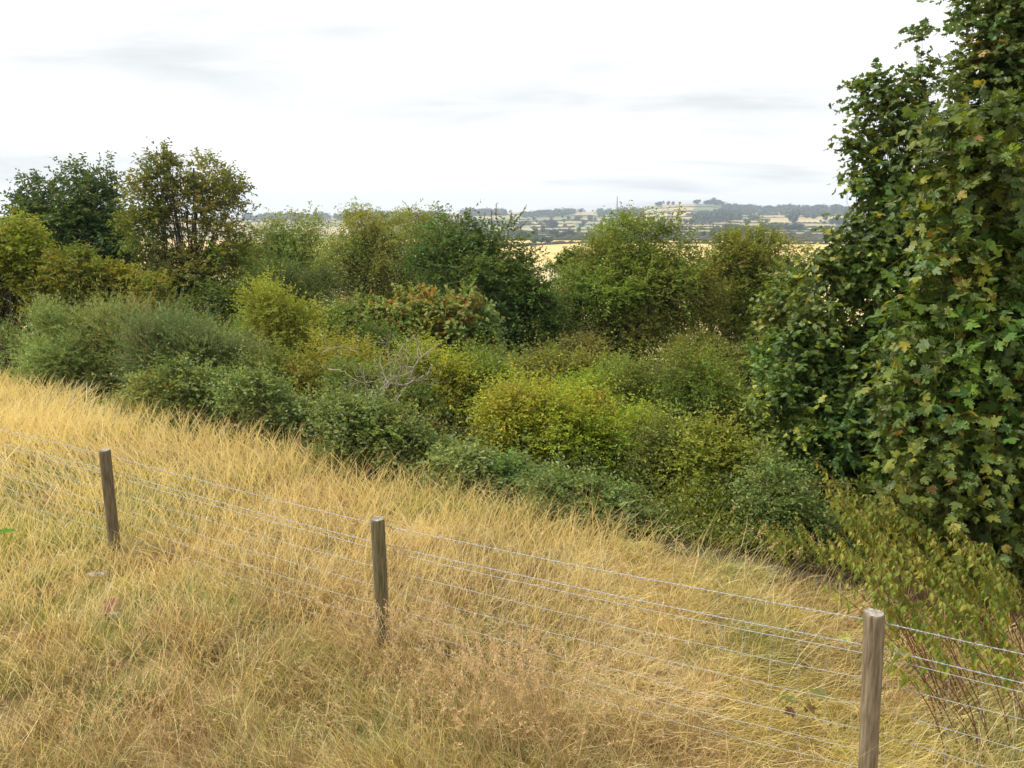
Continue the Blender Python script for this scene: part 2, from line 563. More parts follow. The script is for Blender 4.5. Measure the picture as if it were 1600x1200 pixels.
        if np.hypot(X[n // 2], Y[n // 2]) < 1010:
            tag(ho, 'nearest hedgerow along the top edge of the bright wheat field', 'hedgerow', 'hedgerows between the distant fields')
        cnt += 1
    for k in range(2, len(E) - 1):
        for (a0, a1) in cols[k]:
            if a1 < -20 or a0 > 27 or (a1 < -6 and k < 13): continue
            if rng.random() < (.92 if k < 11 else .7):
                aa = np.linspace(math.radians(a0), math.radians(a1), 26)
                rr = np.interp(aa, az, E[k])
                hedge(rr * np.sin(aa), rr * np.cos(aa), rng.uniform(2.2, 4.0) if k > 2 else 2.4)
            if rng.random() < .45 and k > 2 and a0 > -6:
                r0_ = np.interp(math.radians(a0), az, E[k]); r1_ = np.interp(math.radians(a0), az, E[k + 1])
                rr = np.linspace(r0_ + 5, r1_ - 5, 16); aa = math.radians(a0) + rng.normal() * .004 * np.linspace(0, 1, 16)
                hedge(rr * np.sin(aa), rr * np.cos(aa), 3)
    return o


build_land()

# ------------------------------------------------------------------ far trees, woods, masts, farms
def blob_tree(mb, p, h, w, rng, n=110, trunk=True):
    pal = [(.030, .045, .028), (.045, .062, .035), (.065, .08, .04)]
    nl = 5
    for i in range(nl):
        c = p + np.array([rng.normal() * w * .24, rng.normal() * w * .24, h * (.42 + .35 * rng.random())])
        d = nrm(rng.normal(size=(n // nl, 3)))
        P = c + d * np.array([w * .3, w * .3, h * .26])
        mb.leaves(P, rng.normal(size=P.shape), d + rng.normal(size=P.shape) * .4, w * .22 * (.6 + .8 * rng.random(len(P))), T_WIDE[0], T_WIDE[1],
                  pick(pal, rng.random(len(P))))
    # dense inner mass
    a = np.linspace(0, 2 * PI, 9)[:-1]
    rings = []
    for zz, rr in ((.16, .22), (.35, .42), (.6, .42), (.82, .24), (.93, .05)):
        k = rr * (.85 + .3 * rng.random(8))
        rings.append(np.stack([p[0] + np.cos(a) * k * w, p[1] + np.sin(a) * k * w, np.full(8, p[2] + zz * h)], 1))
    V = np.concatenate(rings); i = np.arange(4)[:, None] * 8; j = np.arange(8)[None]
    q = np.stack([i + j, i + (j + 1) % 8, i + 8 + (j + 1) % 8, i + 8 + j], -1).reshape(-1, 4)
    mb.add(V, [q], pal[1])
    if trunk: mb.tube([p - np.array([0, 0, .5]), p + np.array([0, 0, h * .4])], [w * .05, w * .04], 5, (.05, .04, .03))


protos = []
for i in range(5):
    rng = np.random.default_rng(100 + i)
    m = MB(); blob_tree(m, np.zeros(3), 10, [9, 11, 8, 12, 7][i], rng, 220)
    protos.append(m)
proto_mesh = []


def far_tree(px, py, hpx, var=None, label=None, rng=RNG):
    x, y, z, r = hit(px, py)
    h = hpx * r / F
    v = rng.integers(5) if var is None else var
    if len(proto_mesh) <= v or proto_mesh[v] is None:
        pass
    o = bpy.data.objects.new('field_tree', proto_mesh[v]); COL.objects.link(o)
    o.location = (x, y, z - .3); o.rotation_euler = (0, 0, rng.random() * 6.28); o.scale = (h / 10 * rng.uniform(.8, 1.3), h / 10, h / 10)
    tag(o, label or 'small rounded blue-green tree scattered on the distant hillside fields', 'tree', 'trees scattered over the distant fields')
    return o


for m in protos:
    t = m.build('field_tree', M_FAR); proto_mesh.append(t.data)
    bpy.data.objects.remove(t)

rng = np.random.default_rng(5)
# named places read off the photograph (x, foot y, height)
SPOTS = [(863, 357, 14), (905, 364, 10), (912, 352, 8), (890, 368, 9), (922, 346, 10), (930, 370, 10), (902, 345, 8), (888, 344, 7), (938, 330, 7), (907, 333, 7),
         (848, 365, 9), (838, 370, 9), (866, 368, 9), (873, 372, 8), (882, 370, 7), (846, 380, 10), (857, 382, 11), (835, 382, 9), (820, 372, 9), (814, 355, 9), (896, 370, 8), (918, 372, 8),
         (1122, 366, 12), (1112, 370, 11), (1142, 366, 16), (1152, 366, 15), (1135, 362, 12), (1160, 364, 12), (1098, 370, 9), (1178, 345, 10), (1166, 350, 8), (1190, 356, 9),
         (1200, 360, 10), (1212, 360, 11), (1222, 358, 9), (1240, 360, 11), (1248, 360, 10), (1232, 360, 10), (1080, 352, 10), (1072, 350, 8), (1096, 342, 9), (1130, 344, 12), (1138, 346, 12),
         (1120, 346, 10), (1240, 350, 12), (1244, 342, 12), (1236, 345, 12), (1256, 338, 8), (1272, 342, 8), (1290, 345, 9), (1300, 352, 10), (1312, 352, 12), (1288, 362, 9), (1270, 364, 7), (1310, 364, 10),
         (1032, 319, 7), (1028, 320, 5), (1044, 319, 6), (1052, 319, 6), (1088, 319, 7), (1101, 319, 5), (1115, 319, 9), (1120, 319, 8), (1110, 320, 7), (1130, 322, 7), (1125, 321, 8), (1105, 320, 5), (1140, 325, 6),
         (788, 329, 5), (797, 330, 4), (850, 330, 4), (858, 329, 5), (866, 330, 4), (913, 331, 3), (926, 331, 3), (842, 330, 4)]
for (a, b, h) in SPOTS: far_tree(a, b, h, None, None, rng)
for i in range(70):
    px = rng.uniform(725, 1325); py = 333 + 42 * rng.random() ** .9
    far_tree(px, py, rng.uniform(3.5, 7) * (.7 + (py - 333) / 60), None, None, rng)


def wood(label, px0, px1, y0, y1, n, hp, seed, name='far_wood'):
    rng = np.random.default_rng(seed); mb = MB()
    for i in range(n):
        px = rng.uniform(px0, px1); f = (px - px0) / (px1 - px0)
        lo = np.interp(f, np.linspace(0, 1, len(y0)), y0); hi = np.interp(f, np.linspace(0, 1, len(y1)), y1)
        x, y, z, r = hit(px, rng.uniform(lo, hi))
        h = hp * r / F * rng.uniform(.7, 1.25)
        blob_tree(mb, np.array([x, y, z - 1]), h, h * 1.25, rng, 50, False)
    tag(mb.build(name, M_FAR), label, 'wood', 'woods on the distant ridges', 'stuff')


wood('dark wood along the low left ridge behind the birches', 380, 560, [339, 338], [346, 344], 150, 6, 1)
wood('dark wood on the ridge behind the middle trees', 540, 705, [336, 338], [345, 346], 150, 7, 2)
wood('square topped plantation on the ridge above the dark cherry tree', 722, 788, [333, 333], [338, 337], 110, 7, 3)
wood('wood climbing the ridge left of the thin mast', 815, 898, [337, 331], [341, 336], 120, 6, 4)
wood('valley woodland between the ridge and the wheat field', 700, 850, [346, 352], [362, 374], 60, 7, 5)
wood('long wood covering the right hand ridge', 1130, 1345, [324, 326], [336, 338], 330, 6, 6)
wood('tree belt running down below the fields hill', 1085, 1160, [338, 334], [352, 344], 80, 9, 8)
wood('small wood at the foot of the thin mast', 935, 1008, [332, 330], [338, 340], 60, 7, 9)


def mast(px, ytop, ybase, w, label):
    x, y, z, r = hit(px, ybase)
    top = CZ + r * angle_of(ytop)
    H = top - z
    o = empty('radio_mast', (x, y, z), label, 'mast')
    m = MB()
    m.tube([(x, y, z - 1), (x, y, z + H * .55), (x, y, z + H * .9)], [w, w * .85, w * .6], 8, (.3, .31, .33))
    for k in range(6):
        zz = z + H * (.12 + .13 * k); m.tube([(x, y, zz), (x, y, zz + .7)], [w * 1.25, w * 1.25], 8, (.28, .29, .31))
    m.build('mast_column', M_MAST, o, (x, y, z), True)
    m = MB(); m.tube([(x, y, z + H * .9), (x, y, top)], [w * .4, w * .12], 6, (.3, .3, .3)); m.build('antenna', M_MAST, o, (x, y, z))


M_MAST = noise_mat('mast_grey', (.10, .10, .11), (.15, .15, .16), 1, .7, (1, 1, 1), 0)
mast(964, 305, 332, 2.6, 'tall thin grey radio mast standing on the far ridge skyline')
mast(970, 315, 332, 1.4, 'short thin mast just right of the tall radio mast')

M_RENDER = noise_mat('pale_render', (.62, .58, .50), (.75, .71, .63), .6, .9, (1, 1, 1), 0)
M_ROOF = noise_mat('slate_roof', (.14, .12, .11), (.2, .16, .14), .8, .9, (1, 1, 1), 0)
M_DARK = noise_mat('dark_glass', (.03, .035, .04), (.05, .055, .06), 1, .3, (1, 1, 1), 0)


def farmhouse(px, py, w, dp, h, rz, label):
    x, y, z, r = hit(px, py)
    o = empty('farm_building', (x, y, z), label, 'farm building', 'pale farm buildings on the far hills')
    c, s = math.cos(rz), math.sin(rz)

    def T(P):
        P = np.asarray(P, float); return np.stack([x + P[:, 0] * c - P[:, 1] * s, y + P[:, 0] * s + P[:, 1] * c, z + P[:, 2]], 1)
    m = MB()
    V = [(-w, -dp, -1), (w, -dp, -1), (w, dp, -1), (-w, dp, -1), (-w, -dp, h), (w, -dp, h), (w, dp, h), (-w, dp, h), (-w, 0, h * 1.6), (w, 0, h * 1.6)]
    m.add(T(V), [[(0, 1, 5, 4), (1, 2, 6, 5), (2, 3, 7, 6), (3, 0, 4, 7)], [(4, 8, 7), (5, 6, 9)]]); m.build('wall', M_RENDER, o, (x, y, z))
    m = MB(); e = .4
    V = [(-w - e, -dp - e, h - .1), (w + e, -dp - e, h - .1), (w + e, 0, h * 1.6 + .25), (-w - e, 0, h * 1.6 + .25), (w + e, dp + e, h - .1), (-w - e, dp + e, h - .1)]
    V2 = [(a, b, q + .25) for a, b, q in V]
    m.add(T(V + V2), [[(0, 1, 2, 3), (3, 2, 4, 5), (6, 9, 8, 7), (9, 11, 10, 8), (0, 6, 7, 1), (5, 4, 10, 11), (1, 7, 8, 2), (2, 8, 10, 4), (0, 3, 9, 6), (3, 5, 11, 9)]])
    m.build('roof', M_ROOF, o, (x, y, z))
    for k in (-.6, -.1, .4):
        m = MB(); V = [(w * k, -dp - .05, h * .35), (w * k + 1.6, -dp - .05, h * .35), (w * k + 1.6, -dp - .05, h * .75), (w * k, -dp - .05, h * .75)]
        V += [(a, b + .04, q) for a, b, q in V]
        m.add(T(V), [[(0, 1, 2, 3), (4, 7, 6, 5), (0, 4, 5, 1), (1, 5, 6, 2), (2, 6, 7, 3), (3, 7, 4, 0)]]); m.build('window', M_DARK, o, (x, y, z))


farmhouse(1208, 336, 13, 5, 5, .1, 'longest pale farm building among the trees of the right ridge')
farmhouse(1221, 336, 8, 5, 6, -.3, 'shorter pale farmhouse right of the longest farm building on the ridge')
farmhouse(1186, 334, 5, 4, 6, .4, 'lone small pale house in the wood left of the ridge farm')
farmhouse(1153, 341, 9, 4, 4, 0, 'pale low barn beside the hedges below the right ridge')
farmhouse(511, 345, 8, 4, 6, .2, 'pale house on the low ridge above the birch tops')
farmhouse(694, 344, 8, 4, 6, -.2, 'pale house on the ridge above the willowy tree top')

# ================================================================== FENCE
PD = np.array([2.9, -1.75, .0]) / 3.39
POSTS = []
P2 = at(590, 810, 6.0)
for k, (px, py, d) in enumerate([(163, 703, 7.72), (590, 810, 6.0), (1366, 957, 4.24)]):
    POSTS.append(at(px, py, d))
POSTS = [POSTS[0] + (POSTS[0] - POSTS[1])] + POSTS + [POSTS[2] + (POSTS[2] - POSTS[1]) * np.array([1, 1, .6])]
LEAN = [np.array([0, 0]), np.array([.0, 0]), np.array([-.01, 0.0]), np.array([-.055, 0]), np.array([-.02, 0])]
M_POST = noise_mat('weathered_post_wood', (.09, .07, .045), (.24, .195, .13), 13, .85, (5, 5, .5), .5, attr=True)
M_ENDG = noise_mat('post_end_grain', (.12, .10, .075), (.42, .39, .33), 34, .9, (1, 1, 1), .5)
fence_root = POSTS[2].copy(); fence_root[2] = tz(fence_root[0], fence_root[1])
fence = empty('wire_fence', fence_root, 'wire fence of round wooden posts with barbed wires above square stock netting', 'fence')
OFFS = [.075, .225, .275, .425, .585, .735, .865, .975]
NORM = np.array([-PD[1], PD[0], 0])  # away from camera


def post_pt(k, off):
    t = POSTS[k]
    ln = LEAN[k]
    return np.array([t[0] - ln[0] * off, t[1] - ln[1] * off, t[2] - off])


for k, t in enumerate(POSTS):
    rng = np.random.default_rng(40 + k)
    zb = tz(t[0], t[1]) - .35
    H = t[2] - zb
    m = MB(); seg = 22; nh = 26
    a = np.arange(seg) / seg * 2 * PI
    R0 = .052
    zz = np.concatenate([[0, .004, .012], np.linspace(.04, H, nh)])
    V = []
    for q, z in enumerate(zz):
        r = R0 * (1 + .05 * np.sin(z * 2 + k)) + .0025 * (vn(a * 2.5 + 9 * k, a * 0 + z * 3) - .5) * 2
        r = r * (1 - .035 * (vn(np.cos(a) * 4 + 30, np.sin(a) * 4 + 30) > .62))
        if q == 0: r = r - .006
        if q == 1: r = r - .002
        c = post_pt(k, z)
        V.append(np.stack([c[0] + r * np.cos(a), c[1] + r * np.sin(a), np.full(seg, c[2]) + (.002 * rng.normal(size=seg) if q == 0 else 0)], 1))
    V = np.concatenate(V); n = len(zz)
    i = np.arange(n - 1)[:, None] * seg; j = np.arange(seg)[None]
    q = np.stack([i + j, i + seg + j, i + seg + (j + 1) % seg, i + (j + 1) % seg], -1).reshape(-1, 4)
    tone = [(.85, .85, .8), (.8, .78, .7), (.8, .84, .66), (1.15, 1.12, 1.08), (1, 1, 1)][k]
    m.add(V, [q], tone)
    cen = post_pt(k, .003)
    top = np.concatenate([V[:seg], (V[:seg] + cen) / 2 + np.array([0, 0, 1]) * rng.normal(size=(seg, 1)) * .0025, cen[None]])
    fs = np.stack([np.arange(seg), (np.arange(seg) + 1) % seg, seg + (np.arange(seg) + 1) % seg, seg + np.arange(seg)], 1)
    ft = np.stack([seg + np.arange(seg), seg + (np.arange(seg) + 1) % seg, np.full(seg, 2 * seg)], 1)
    m.add(top, [fs, ft], (1, 1, 1), 1)
    po = m.build('fence_post', [M_POST, M_ENDG], fence, fence_root, True)
    if 0 < k < 4:
        fr = -NORM
        for off in OFFS[:7]:
            c = post_pt(k, off) + NORM * (R0 * 1.02)
            ms = MB()
            up = np.array([0, 0, 1.])
            ms.tube([c + up * .012 - NORM * .004, c + up * .01 + NORM * .006, c + NORM * .009, c - up * .01 + NORM * .006, c - up * .012 - NORM * .004], .0018, 5)
            so = ms.build('staple', M_STAPLE, po, fence_root)


def wire_path(off, sagk, rng, wob=.004, step=.035):
    pts = []
    for k in range(len(POSTS) - 1):
        a = post_pt(k, off) + NORM * .056; b = post_pt(k + 1, off) + NORM * .056
        L = np.linalg.norm(b - a); n = int(L / step)
        t = np.arange(n) / n
        sag = -4 * sagk * t * (1 - t)
        w = (vn(t * 9 + k * 11 + off * 50, t * 0 + off * 31) - .5) * 2 * wob * np.sin(PI * t) ** .5
        P = a + (b - a) * t[:, None]; P[:, 2] += sag + w
        pts.append(P)
    pts.append((post_pt(len(POSTS) - 1, off) + NORM * .056)[None])
    return np.concatenate(pts)


def barbed(off, sagk, seed):
    rng = np.random.default_rng(seed)
    P = wire_path(off, sagk, rng, .003, .012)
    n = len(P); ph = np.arange(n) * .012 * 2 * PI / .075
    T = nrm(np.gradient(P, axis=0)); U = nrm(np.cross(T, [0, 0, 1])); W = np.cross(U, T)
    m = MB()
    for s in (0, PI):
        m.tube(P + .0013 * (np.cos(ph + s)[:, None] * U + np.sin(ph + s)[:, None] * W), .0016, 4)
    st = int(.1 / .012)
    for i in range(3, n - 3, st):
        c = P[i]; t = T[i]; a = rng.random() * PI
        for q in (0, 1):
            dd = np.cos(a + q * 1.6) * U[i] + np.sin(a + q * 1.6) * W[i]
            o = c + t * (.004 * q - .002)
            m.tube([o - dd * .013 + t * .003, o, o + dd * .013 - t * .003], [.0007, .0014, .0007], 4)
        m.tube([c - t * .006, c + t * .006], .0042, 6)
    m.build('barbed_wire', M_WIRE, fence, fence_root)


barbed(OFFS[0], .015, 1)
barbed(OFFS[1], .022, 2)
m = MB(); rng = np.random.default_rng(3)
NET = [wire_path(o, .02 + .006 * i, rng, [.004, .006, .006, .012, .007, .006][i], .03) for i, o in enumerate(OFFS[2:])]
for i, P in enumerate(NET):
    m.tube(P, .0016 if i else .0019, 4)
nn = min(len(P) for P in NET)
for i in range(2, nn - 2, 5):
    for a in range(len(NET) - 1):
        p, q = NET[a][i], NET[a + 1][i]
        mid = (p + q) / 2 + PD * rng.normal() * .004
        m.tube([p, mid, q], .00085, 3, cap=False)
    for a in range(len(NET)):
        p = NET[a][i]; m.tube([p - PD * .006, p + PD * .006], .0026, 5)
m.build('stock_netting', M_WIRE, fence, fence_root)

# ================================================================== GRASS
def grass():
    rng = np.random.default_rng(77)

    def inview(x, y, mar=.0):
        return (y > 2.2) & (np.abs(x) < y * (.70 + mar) + .8) & (edge_s(x, y) < .5 + .3 * (fbm(x * 1.3, y * 1.3) - .5)) & (x < 4.6)

    pal = np.array([(.70, .53, .17), (.60, .45, .12), (.80, .64, .28), (.52, .44, .09), (.60, .38, .13), (.42, .40, .085), (.78, .64, .35), (.32, .36, .09), (.50, .33, .14), (.25, .32, .09)])
    pal *= np.array([.90, .93, 1.02])
    # tussocks
    n = 15000
    x = rng.uniform(-15, 5, n); y = rng.uniform(2.2, 20, n)
    r = np.hypot(x, y)
    k = inview(x, y) & (rng.random(n) < np.minimum(1, 6.5 / r) ** .6)
    tx, ty = x[k], y[k]
    for t_ in POSTS[1:4]:
        q_ = 16; tx = np.concatenate([tx, t_[0] + rng.normal(size=q_) * .13]); ty = np.concatenate([ty, t_[1] + rng.normal(size=q_) * .13])
    nt = len(tx); tr = np.hypot(tx, ty)
    g = fbm(tx * .45 + 3, ty * .45 + 8, 2); g2 = fbm(tx * 1.1 + 31, ty * 1.1 + 14, 2)
    u = np.clip((g - .5) * 3.4 + .50 + rng.normal(size=nt) * .12, 0, 1)
    order = np.array([8, 0, 6, 2, 4, 1, 3, 0, 5, 7])
    tcol = pick(pal[order], u)
    tcol *= (.48 + 1.0 * fbm(tx * .9 + 5, ty * .9 + 77, 2))[:, None]
    red = (g2 > .60) & (rng.random(nt) < .7)
    tcol[red] = pick(pal[[4, 8]], rng.random(red.sum()))
    near_left = (edge_s(tx, ty) < -2.75)
    gl = (near_left & (rng.random(nt) < .34)) | (rng.random(nt) < .06)
    tcol[gl] = pick(pal[[5, 7, 9]], rng.random(gl.sum()))
    th = .66 + .34 * fbm(tx * 1.7 + 60, ty * 1.7 + 60, 2)
    th *= 1 - .24 * sstep(1.6, 4.2, -edge_s(tx, ty))
    th *= 1 - .15 * sstep(-1.6, .2, edge_s(tx, ty))
    tp = fbm(tx * .30 + 90, ty * .30 + 20, 2) * 3.0 - 2.1 + (fbm(tx * 1.6, ty * 1.6 + 50, 2) - .5) * 6 + rng.normal(size=nt) * .5
    flat = rng.random(nt) ** 1.1 * .95
    hollow = fbm(tx * 2.0 + 40, ty * 2.0 + 11, 2) < .35
    th[hollow] *= .85; tcol[hollow] *= np.array([.9, .86, .8])
    mid = sstep(-3.6, -2.0, edge_s(tx, ty)); th *= 1 - .14 * mid
    nb = np.round(62 * np.clip(7.5 / tr, .45, 1.25)).astype(int)
    ti = np.repeat(np.arange(nt), nb); N = len(ti)
    phi = rng.random(N) * 2 * PI; rad = .15 * np.sqrt(rng.random(N))
    X = tx[ti] + np.cos(phi) * rad; Y = ty[ti] + np.sin(phi) * rad
    L = th[ti] * (.22 + .30 * rng.random(N))
    out = np.stack([np.cos(phi), np.sin(phi)], 1) * (.3 + rad[:, None] * 4)
    wind = np.stack([np.cos(tp[ti]), np.sin(tp[ti])], 1) * (.5 + 1.6 * flat[ti])[:, None]
    dirh = nrm(out + wind + rng.normal(size=(N, 2)) * .4)
    lean = .2 + 1.0 * rng.random(N) * (.7 + .6 * rng.random(nt)[ti]) + flat[ti] * .7 + .35 * mid[ti]
    C = tcol[ti] * (.55 + .75 * rng.random((N, 1)))
    alt = rng.random(N) < .22
    C[alt] = pick(pal[[0, 2, 6, 6, 3]], rng.random(alt.sum())) * (.9 + .4 * rng.random((alt.sum(), 1)))
    # long straggling stalks
    M = 85000
    x = rng.uniform(-15, 5, M * 2); y = rng.uniform(2.4, 20, M * 2)
    k = inview(x, y) & (rng.random(M * 2) < np.clip(fbm(x * .6 + 7, y * .6, 2) * 1.1 + .05, 0, 1))
    x, y = x[k], y[k]; M = len(x)
    tp2 = fbm(x * .3 + 90, y * .3 + 20, 2) * 3.0 - 2.1 + rng.normal(size=M) * .9
    L2 = rng.uniform(.35, .75, M); L2[edge_s(x, y) < -2.75] *= .75
    X = np.concatenate([X, x]); Y = np.concatenate([Y, y]); L = np.concatenate([L, L2])
    dirh = np.concatenate([dirh, np.stack([np.cos(tp2), np.sin(tp2)], 1)])
    lean = np.concatenate([lean, rng.uniform(.4, 1.2, M)])
    C = np.concatenate([C, pick(pal[[6, 2, 0]], rng.random(M)) * rng.uniform(1.0, 1.35, (M, 1))])
    Z = terrain(X, Y) - .015
    R = np.hypot(X, Y)
    W = np.clip(.00033 * R, .0015, .0052) * (.7 + .6 * rng.random(len(X)))
    levels = [0, .38, .74, 1.0]
    n = len(X); V = np.zeros((n, 7, 3))
    P0 = np.stack([X, Y, Z], 1)
    D3 = np.concatenate([dirh, np.zeros((n, 1))], 1)
    a = rng.random(n) * PI
    sd = np.stack([np.cos(a), np.sin(a), np.zeros(n)], 1) * .6 + np.array([1., 0, 0]) * .6
    sd = nrm(sd)
    th0 = lean * .35
    pos = P0.copy(); prev = 0
    idx = 0
    for li, t in enumerate(levels):
        if li:
            ang = np.minimum(th0 + lean * 1.15 * ((t + prev) / 2) ** 1.1, 1.75)
            seg = L * (t - prev); D3 = D3 + np.concatenate([rng.normal(size=(n, 2)) * .28, np.zeros((n, 1))], 1)
            D3 = nrm(D3)
            pos = pos + D3 * (np.sin(ang) * seg)[:, None]; pos[:, 2] += np.cos(ang) * seg
            prev = t
        w = W * [1, .9, .6, 0][li]
        if li < 3:
            V[:, idx] = pos - sd * w[:, None]; V[:, idx + 1] = pos + sd * w[:, None]; idx += 2
        else:
            V[:, idx] = pos
    off = np.arange(n)[:, None] * 7
    q = np.concatenate([np.array([[0, 1, 3, 2]]) + off, np.array([[2, 3, 5, 4]]) + off])
    t3 = np.array([[4, 5, 6]]) + off
    Cv = np.repeat(C[:, None], 7, 1); Cv[:, :2] *= .95
    mb = MB(); mb.add(V.reshape(-1, 3), [q, t3], Cv.reshape(-1, 3))
    tag(mb.build('grass', M_GRASS), 'long dry golden grass with greener tufts covering the bank', 'grass', None, 'stuff')

    # seed heads: stalks with feathery plumes
    mb = MB()
    spots = []
    for cx, cy, sx, sy, cnt in [(760, 1080, 90, 45, 130), (620, 1010, 60, 40, 60), (860, 1110, 110, 45, 90), (250, 1120, 180, 60, 55), (120, 1160, 100, 30, 30), (1150, 930, 180, 60, 50), (450, 790, 180, 70, 70), (300, 700, 150, 40, 60), (760, 1170, 200, 25, 60)]:
        for _ in range(cnt):
            px = rng.normal() * sx * .6 + cx; py = rng.normal() * sy * .6 + cy
            d = ray(px, py); t = -(CZ - .35) / d[2]
            spots.append(d * t + np.array([0, 0, CZ]))
    for p in spots:
        if edge_s(p[0], p[1]) > .3: continue
        z0 = tz(p[0], p[1]); h = rng.uniform(.42, .68)
        a = rng.normal() * .6 + (2.6 if rng.random() < .6 else .3); ln = rng.uniform(.05, .22)
        D = np.array([math.cos(a), math.sin(a), 0])
        b = np.array([p[0], p[1], z0])
        col = np.array([.55, .40, .20]) * rng.uniform(.8, 1.15)
        path = [b, b + D * ln * .3 + [0, 0, h * .45], b + D * ln * .8 + [0, 0, h * .8], b + D * ln * 1.6 + [0, 0, h]]
        mb.tube(path, [.0014, .0013, .001, .0008], 3, col, False)
        k = 26; t = rng.random(k)
        e = np.array(path[3]); s = np.array(path[2]) * .35 + e * .65
        P = s + (e - s) * (t[:, None] * 2.0) + rng.normal(size=(k, 3)) * .006
        mb.leaves(P, (e - s) + rng.normal(size=(k, 3)) * .035, rng.normal(size=(k, 3)), .017 + .010 * rng.random(k), T_NARROW[0], T_NARROW[1],
                  np.tile([.60, .43, .22], (k, 1)) * rng.uniform(.8, 1.2, (k, 1)))
    tag(mb.build('seeding_grass', M_GRASS), 'taller grass stalks with pale feathery seed heads', 'grass', None, 'stuff')


grass()

# ================================================================== UNDERGROWTH on the falling bank
def undergrowth():
    rng = np.random.default_rng(9); n = 230000
    a = rng.uniform(-.72, .75, n); r = 8 * (5.5 ** rng.random(n))
    x = np.sin(a) * r; y = np.cos(a) * r
    s = edge_s(x, y); k = (s > .35) & (s < 30)
    x, y, s = x[k], y[k], s[k]
    f = fbm(x * .75, y * .75, 2); fine = fbm(x * 3 + 9, y * 3, 2)
    h = .12 + (.35 + 2.2 * np.clip(f - .32, 0, 1) + .9 * (fine - .4)) * np.clip((s - .6) / 3.2, .06, 1)
    z = terrain(x, y) + h * (1 - .8 * rng.random(len(x)) ** 2)
    hue = fbm(x * .55 + 70, y * .55 + 30, 2)
    P = np.stack([x, y, z], 1)
    A = rng.normal(size=P.shape); N = rng.normal(size=P.shape) * .5 + [0, 0, 1]
    mb = MB()
    mb.leaves(P, A, N, np.clip(.0055 * np.hypot(x, y), .04, .14) * rng.uniform(.7, 1.3, len(x)), T_OVAL[0], T_OVAL[1], pick([(.03, .045, .02), (.045, .065, .025), (.08, .10, .03), (.13, .15, .035)], np.clip((hue - .3) * 1.7 + .25 * rng.normal(size=len(x)), 0, 1)))
    tag(mb.build('undergrowth', M_LEAF), 'low dark undergrowth carpeting the bank between the bushes', 'undergrowth', None, 'stuff')


undergrowth()

# ================================================================== TREES AND BUSHES
RUST = [(.115, .062, .028), (.12, .085, .028), (.16, .12, .035)]
YEL = [(.17, .17, .04), (.22, .21, .05)]

plant('leafy_tree', 'yellow-green tree with pale slender stems at the left edge of the picture', 'tree',
      [(10, 385, 62, 48), (-40, 430, 60, 70), (50, 400, 40, 38), (20, 450, 60, 40), (75, 440, 28, 32), (-60, 380, 60, 50)], 20, 14, 22000, .075, T_OVAL,
      [(.07, .09, .025), (.12, .14, .035), (.18, .19, .045)], M_LEAF, 1, .09, stems=3, spray=.4, accent=RUST, acc=.05)
plant('dark_tree', 'dark blue-green tree behind the gorse, left of the tallest airy tree', 'tree',
      [(65, 310, 36, 36), (118, 300, 36, 34), (165, 290, 26, 32), (100, 360, 70, 50), (165, 350, 48, 60), (60, 355, 40, 45), (140, 420, 66, 60), (60, 430, 50, 50), (200, 400, 40, 60)], 27, 130, 19000, .10, T_OVAL,
      [(.03, .05, .03), (.055, .08, .045), (.09, .11, .055)], M_GLOSS, 2, .16, spray=.55, accent=RUST, acc=.06, up_w=.5)
plant('airy_tree', 'tallest airy tree with rusty seed clusters and visible forked stems', 'tree',
      [(258, 268, 42, 32), (325, 285, 46, 36), (225, 310, 38, 36), (290, 325, 55, 40), (362, 320, 32, 42), (230, 375, 44, 46), (340, 385, 52, 45), (285, 430, 66, 40), (372, 425, 30, 36), (300, 470, 60, 30), (258, 250, 18, 18)],
      23, 318, 17000, .08, T_OVAL, [(.055, .07, .03), (.085, .10, .042), (.13, .14, .05)], M_LEAF, 3, .13, stems=3, spray=.45, accent=RUST, acc=.10, up_w=.4, clumps=13, cr=.30, fill=.12)
plant('small_tree', 'small bushy tree with scattered rusty leaves between gorse and dark tree', 'tree',
      [(120, 440, 50, 40), (185, 455, 45, 40), (90, 475, 50, 28), (240, 470, 42, 32), (150, 480, 60, 25)], 19.5, 160, 14000, .065, T_OVAL,
      [(.05, .07, .025), (.09, .11, .03), (.15, .15, .04)], M_LEAF, 4, .08, stems=2, spray=.35, accent=RUST, acc=.12)
BIRCH = [(.075, .10, .045), (.11, .14, .06), (.15, .175, .075)]
plant('birch_tree', 'soft grey-green birch standing right beside the tallest airy tree', 'tree',
      [(412, 378, 40, 40), (400, 430, 50, 60), (475, 368, 38, 34), (450, 430, 50, 60), (500, 400, 30, 50), (440, 352, 26, 18)], 37, 440, 26000, .085, T_DIA,
      BIRCH, M_LEAF, 5, .13, spray=.8, droop=.5, up_w=.1, clumps=16, group='birches across the valley edge', accent=YEL, acc=.02)
plant('birch_tree', 'broad willowy birch with hanging sprays at the centre of the back row', 'tree',
      [(560, 362, 42, 36), (600, 376, 46, 42), (540, 420, 50, 55), (600, 440, 60, 55), (640, 400, 30, 45), (575, 344, 24, 16)], 35, 580, 32000, .08, T_DIA,
      [(.09, .11, .05), (.125, .145, .062), (.16, .18, .075)], M_LEAF, 6, .14, spray=.9, droop=.7, up_w=.0, clumps=16, group='birches across the valley edge')
plant('birch_tree', 'narrow olive birch squeezed between the willowy birch and dark cherry tree', 'tree',
      [(662, 362, 36, 34), (690, 390, 36, 40), (670, 430, 46, 50), (640, 345, 16, 14)], 38, 670, 18000, .085, T_DIA, [(.08, .10, .045), (.11, .125, .055), (.15, .155, .065)], M_LEAF, 7, .12,
      spray=.9, droop=.5, up_w=.2, clumps=16, group='birches across the valley edge')
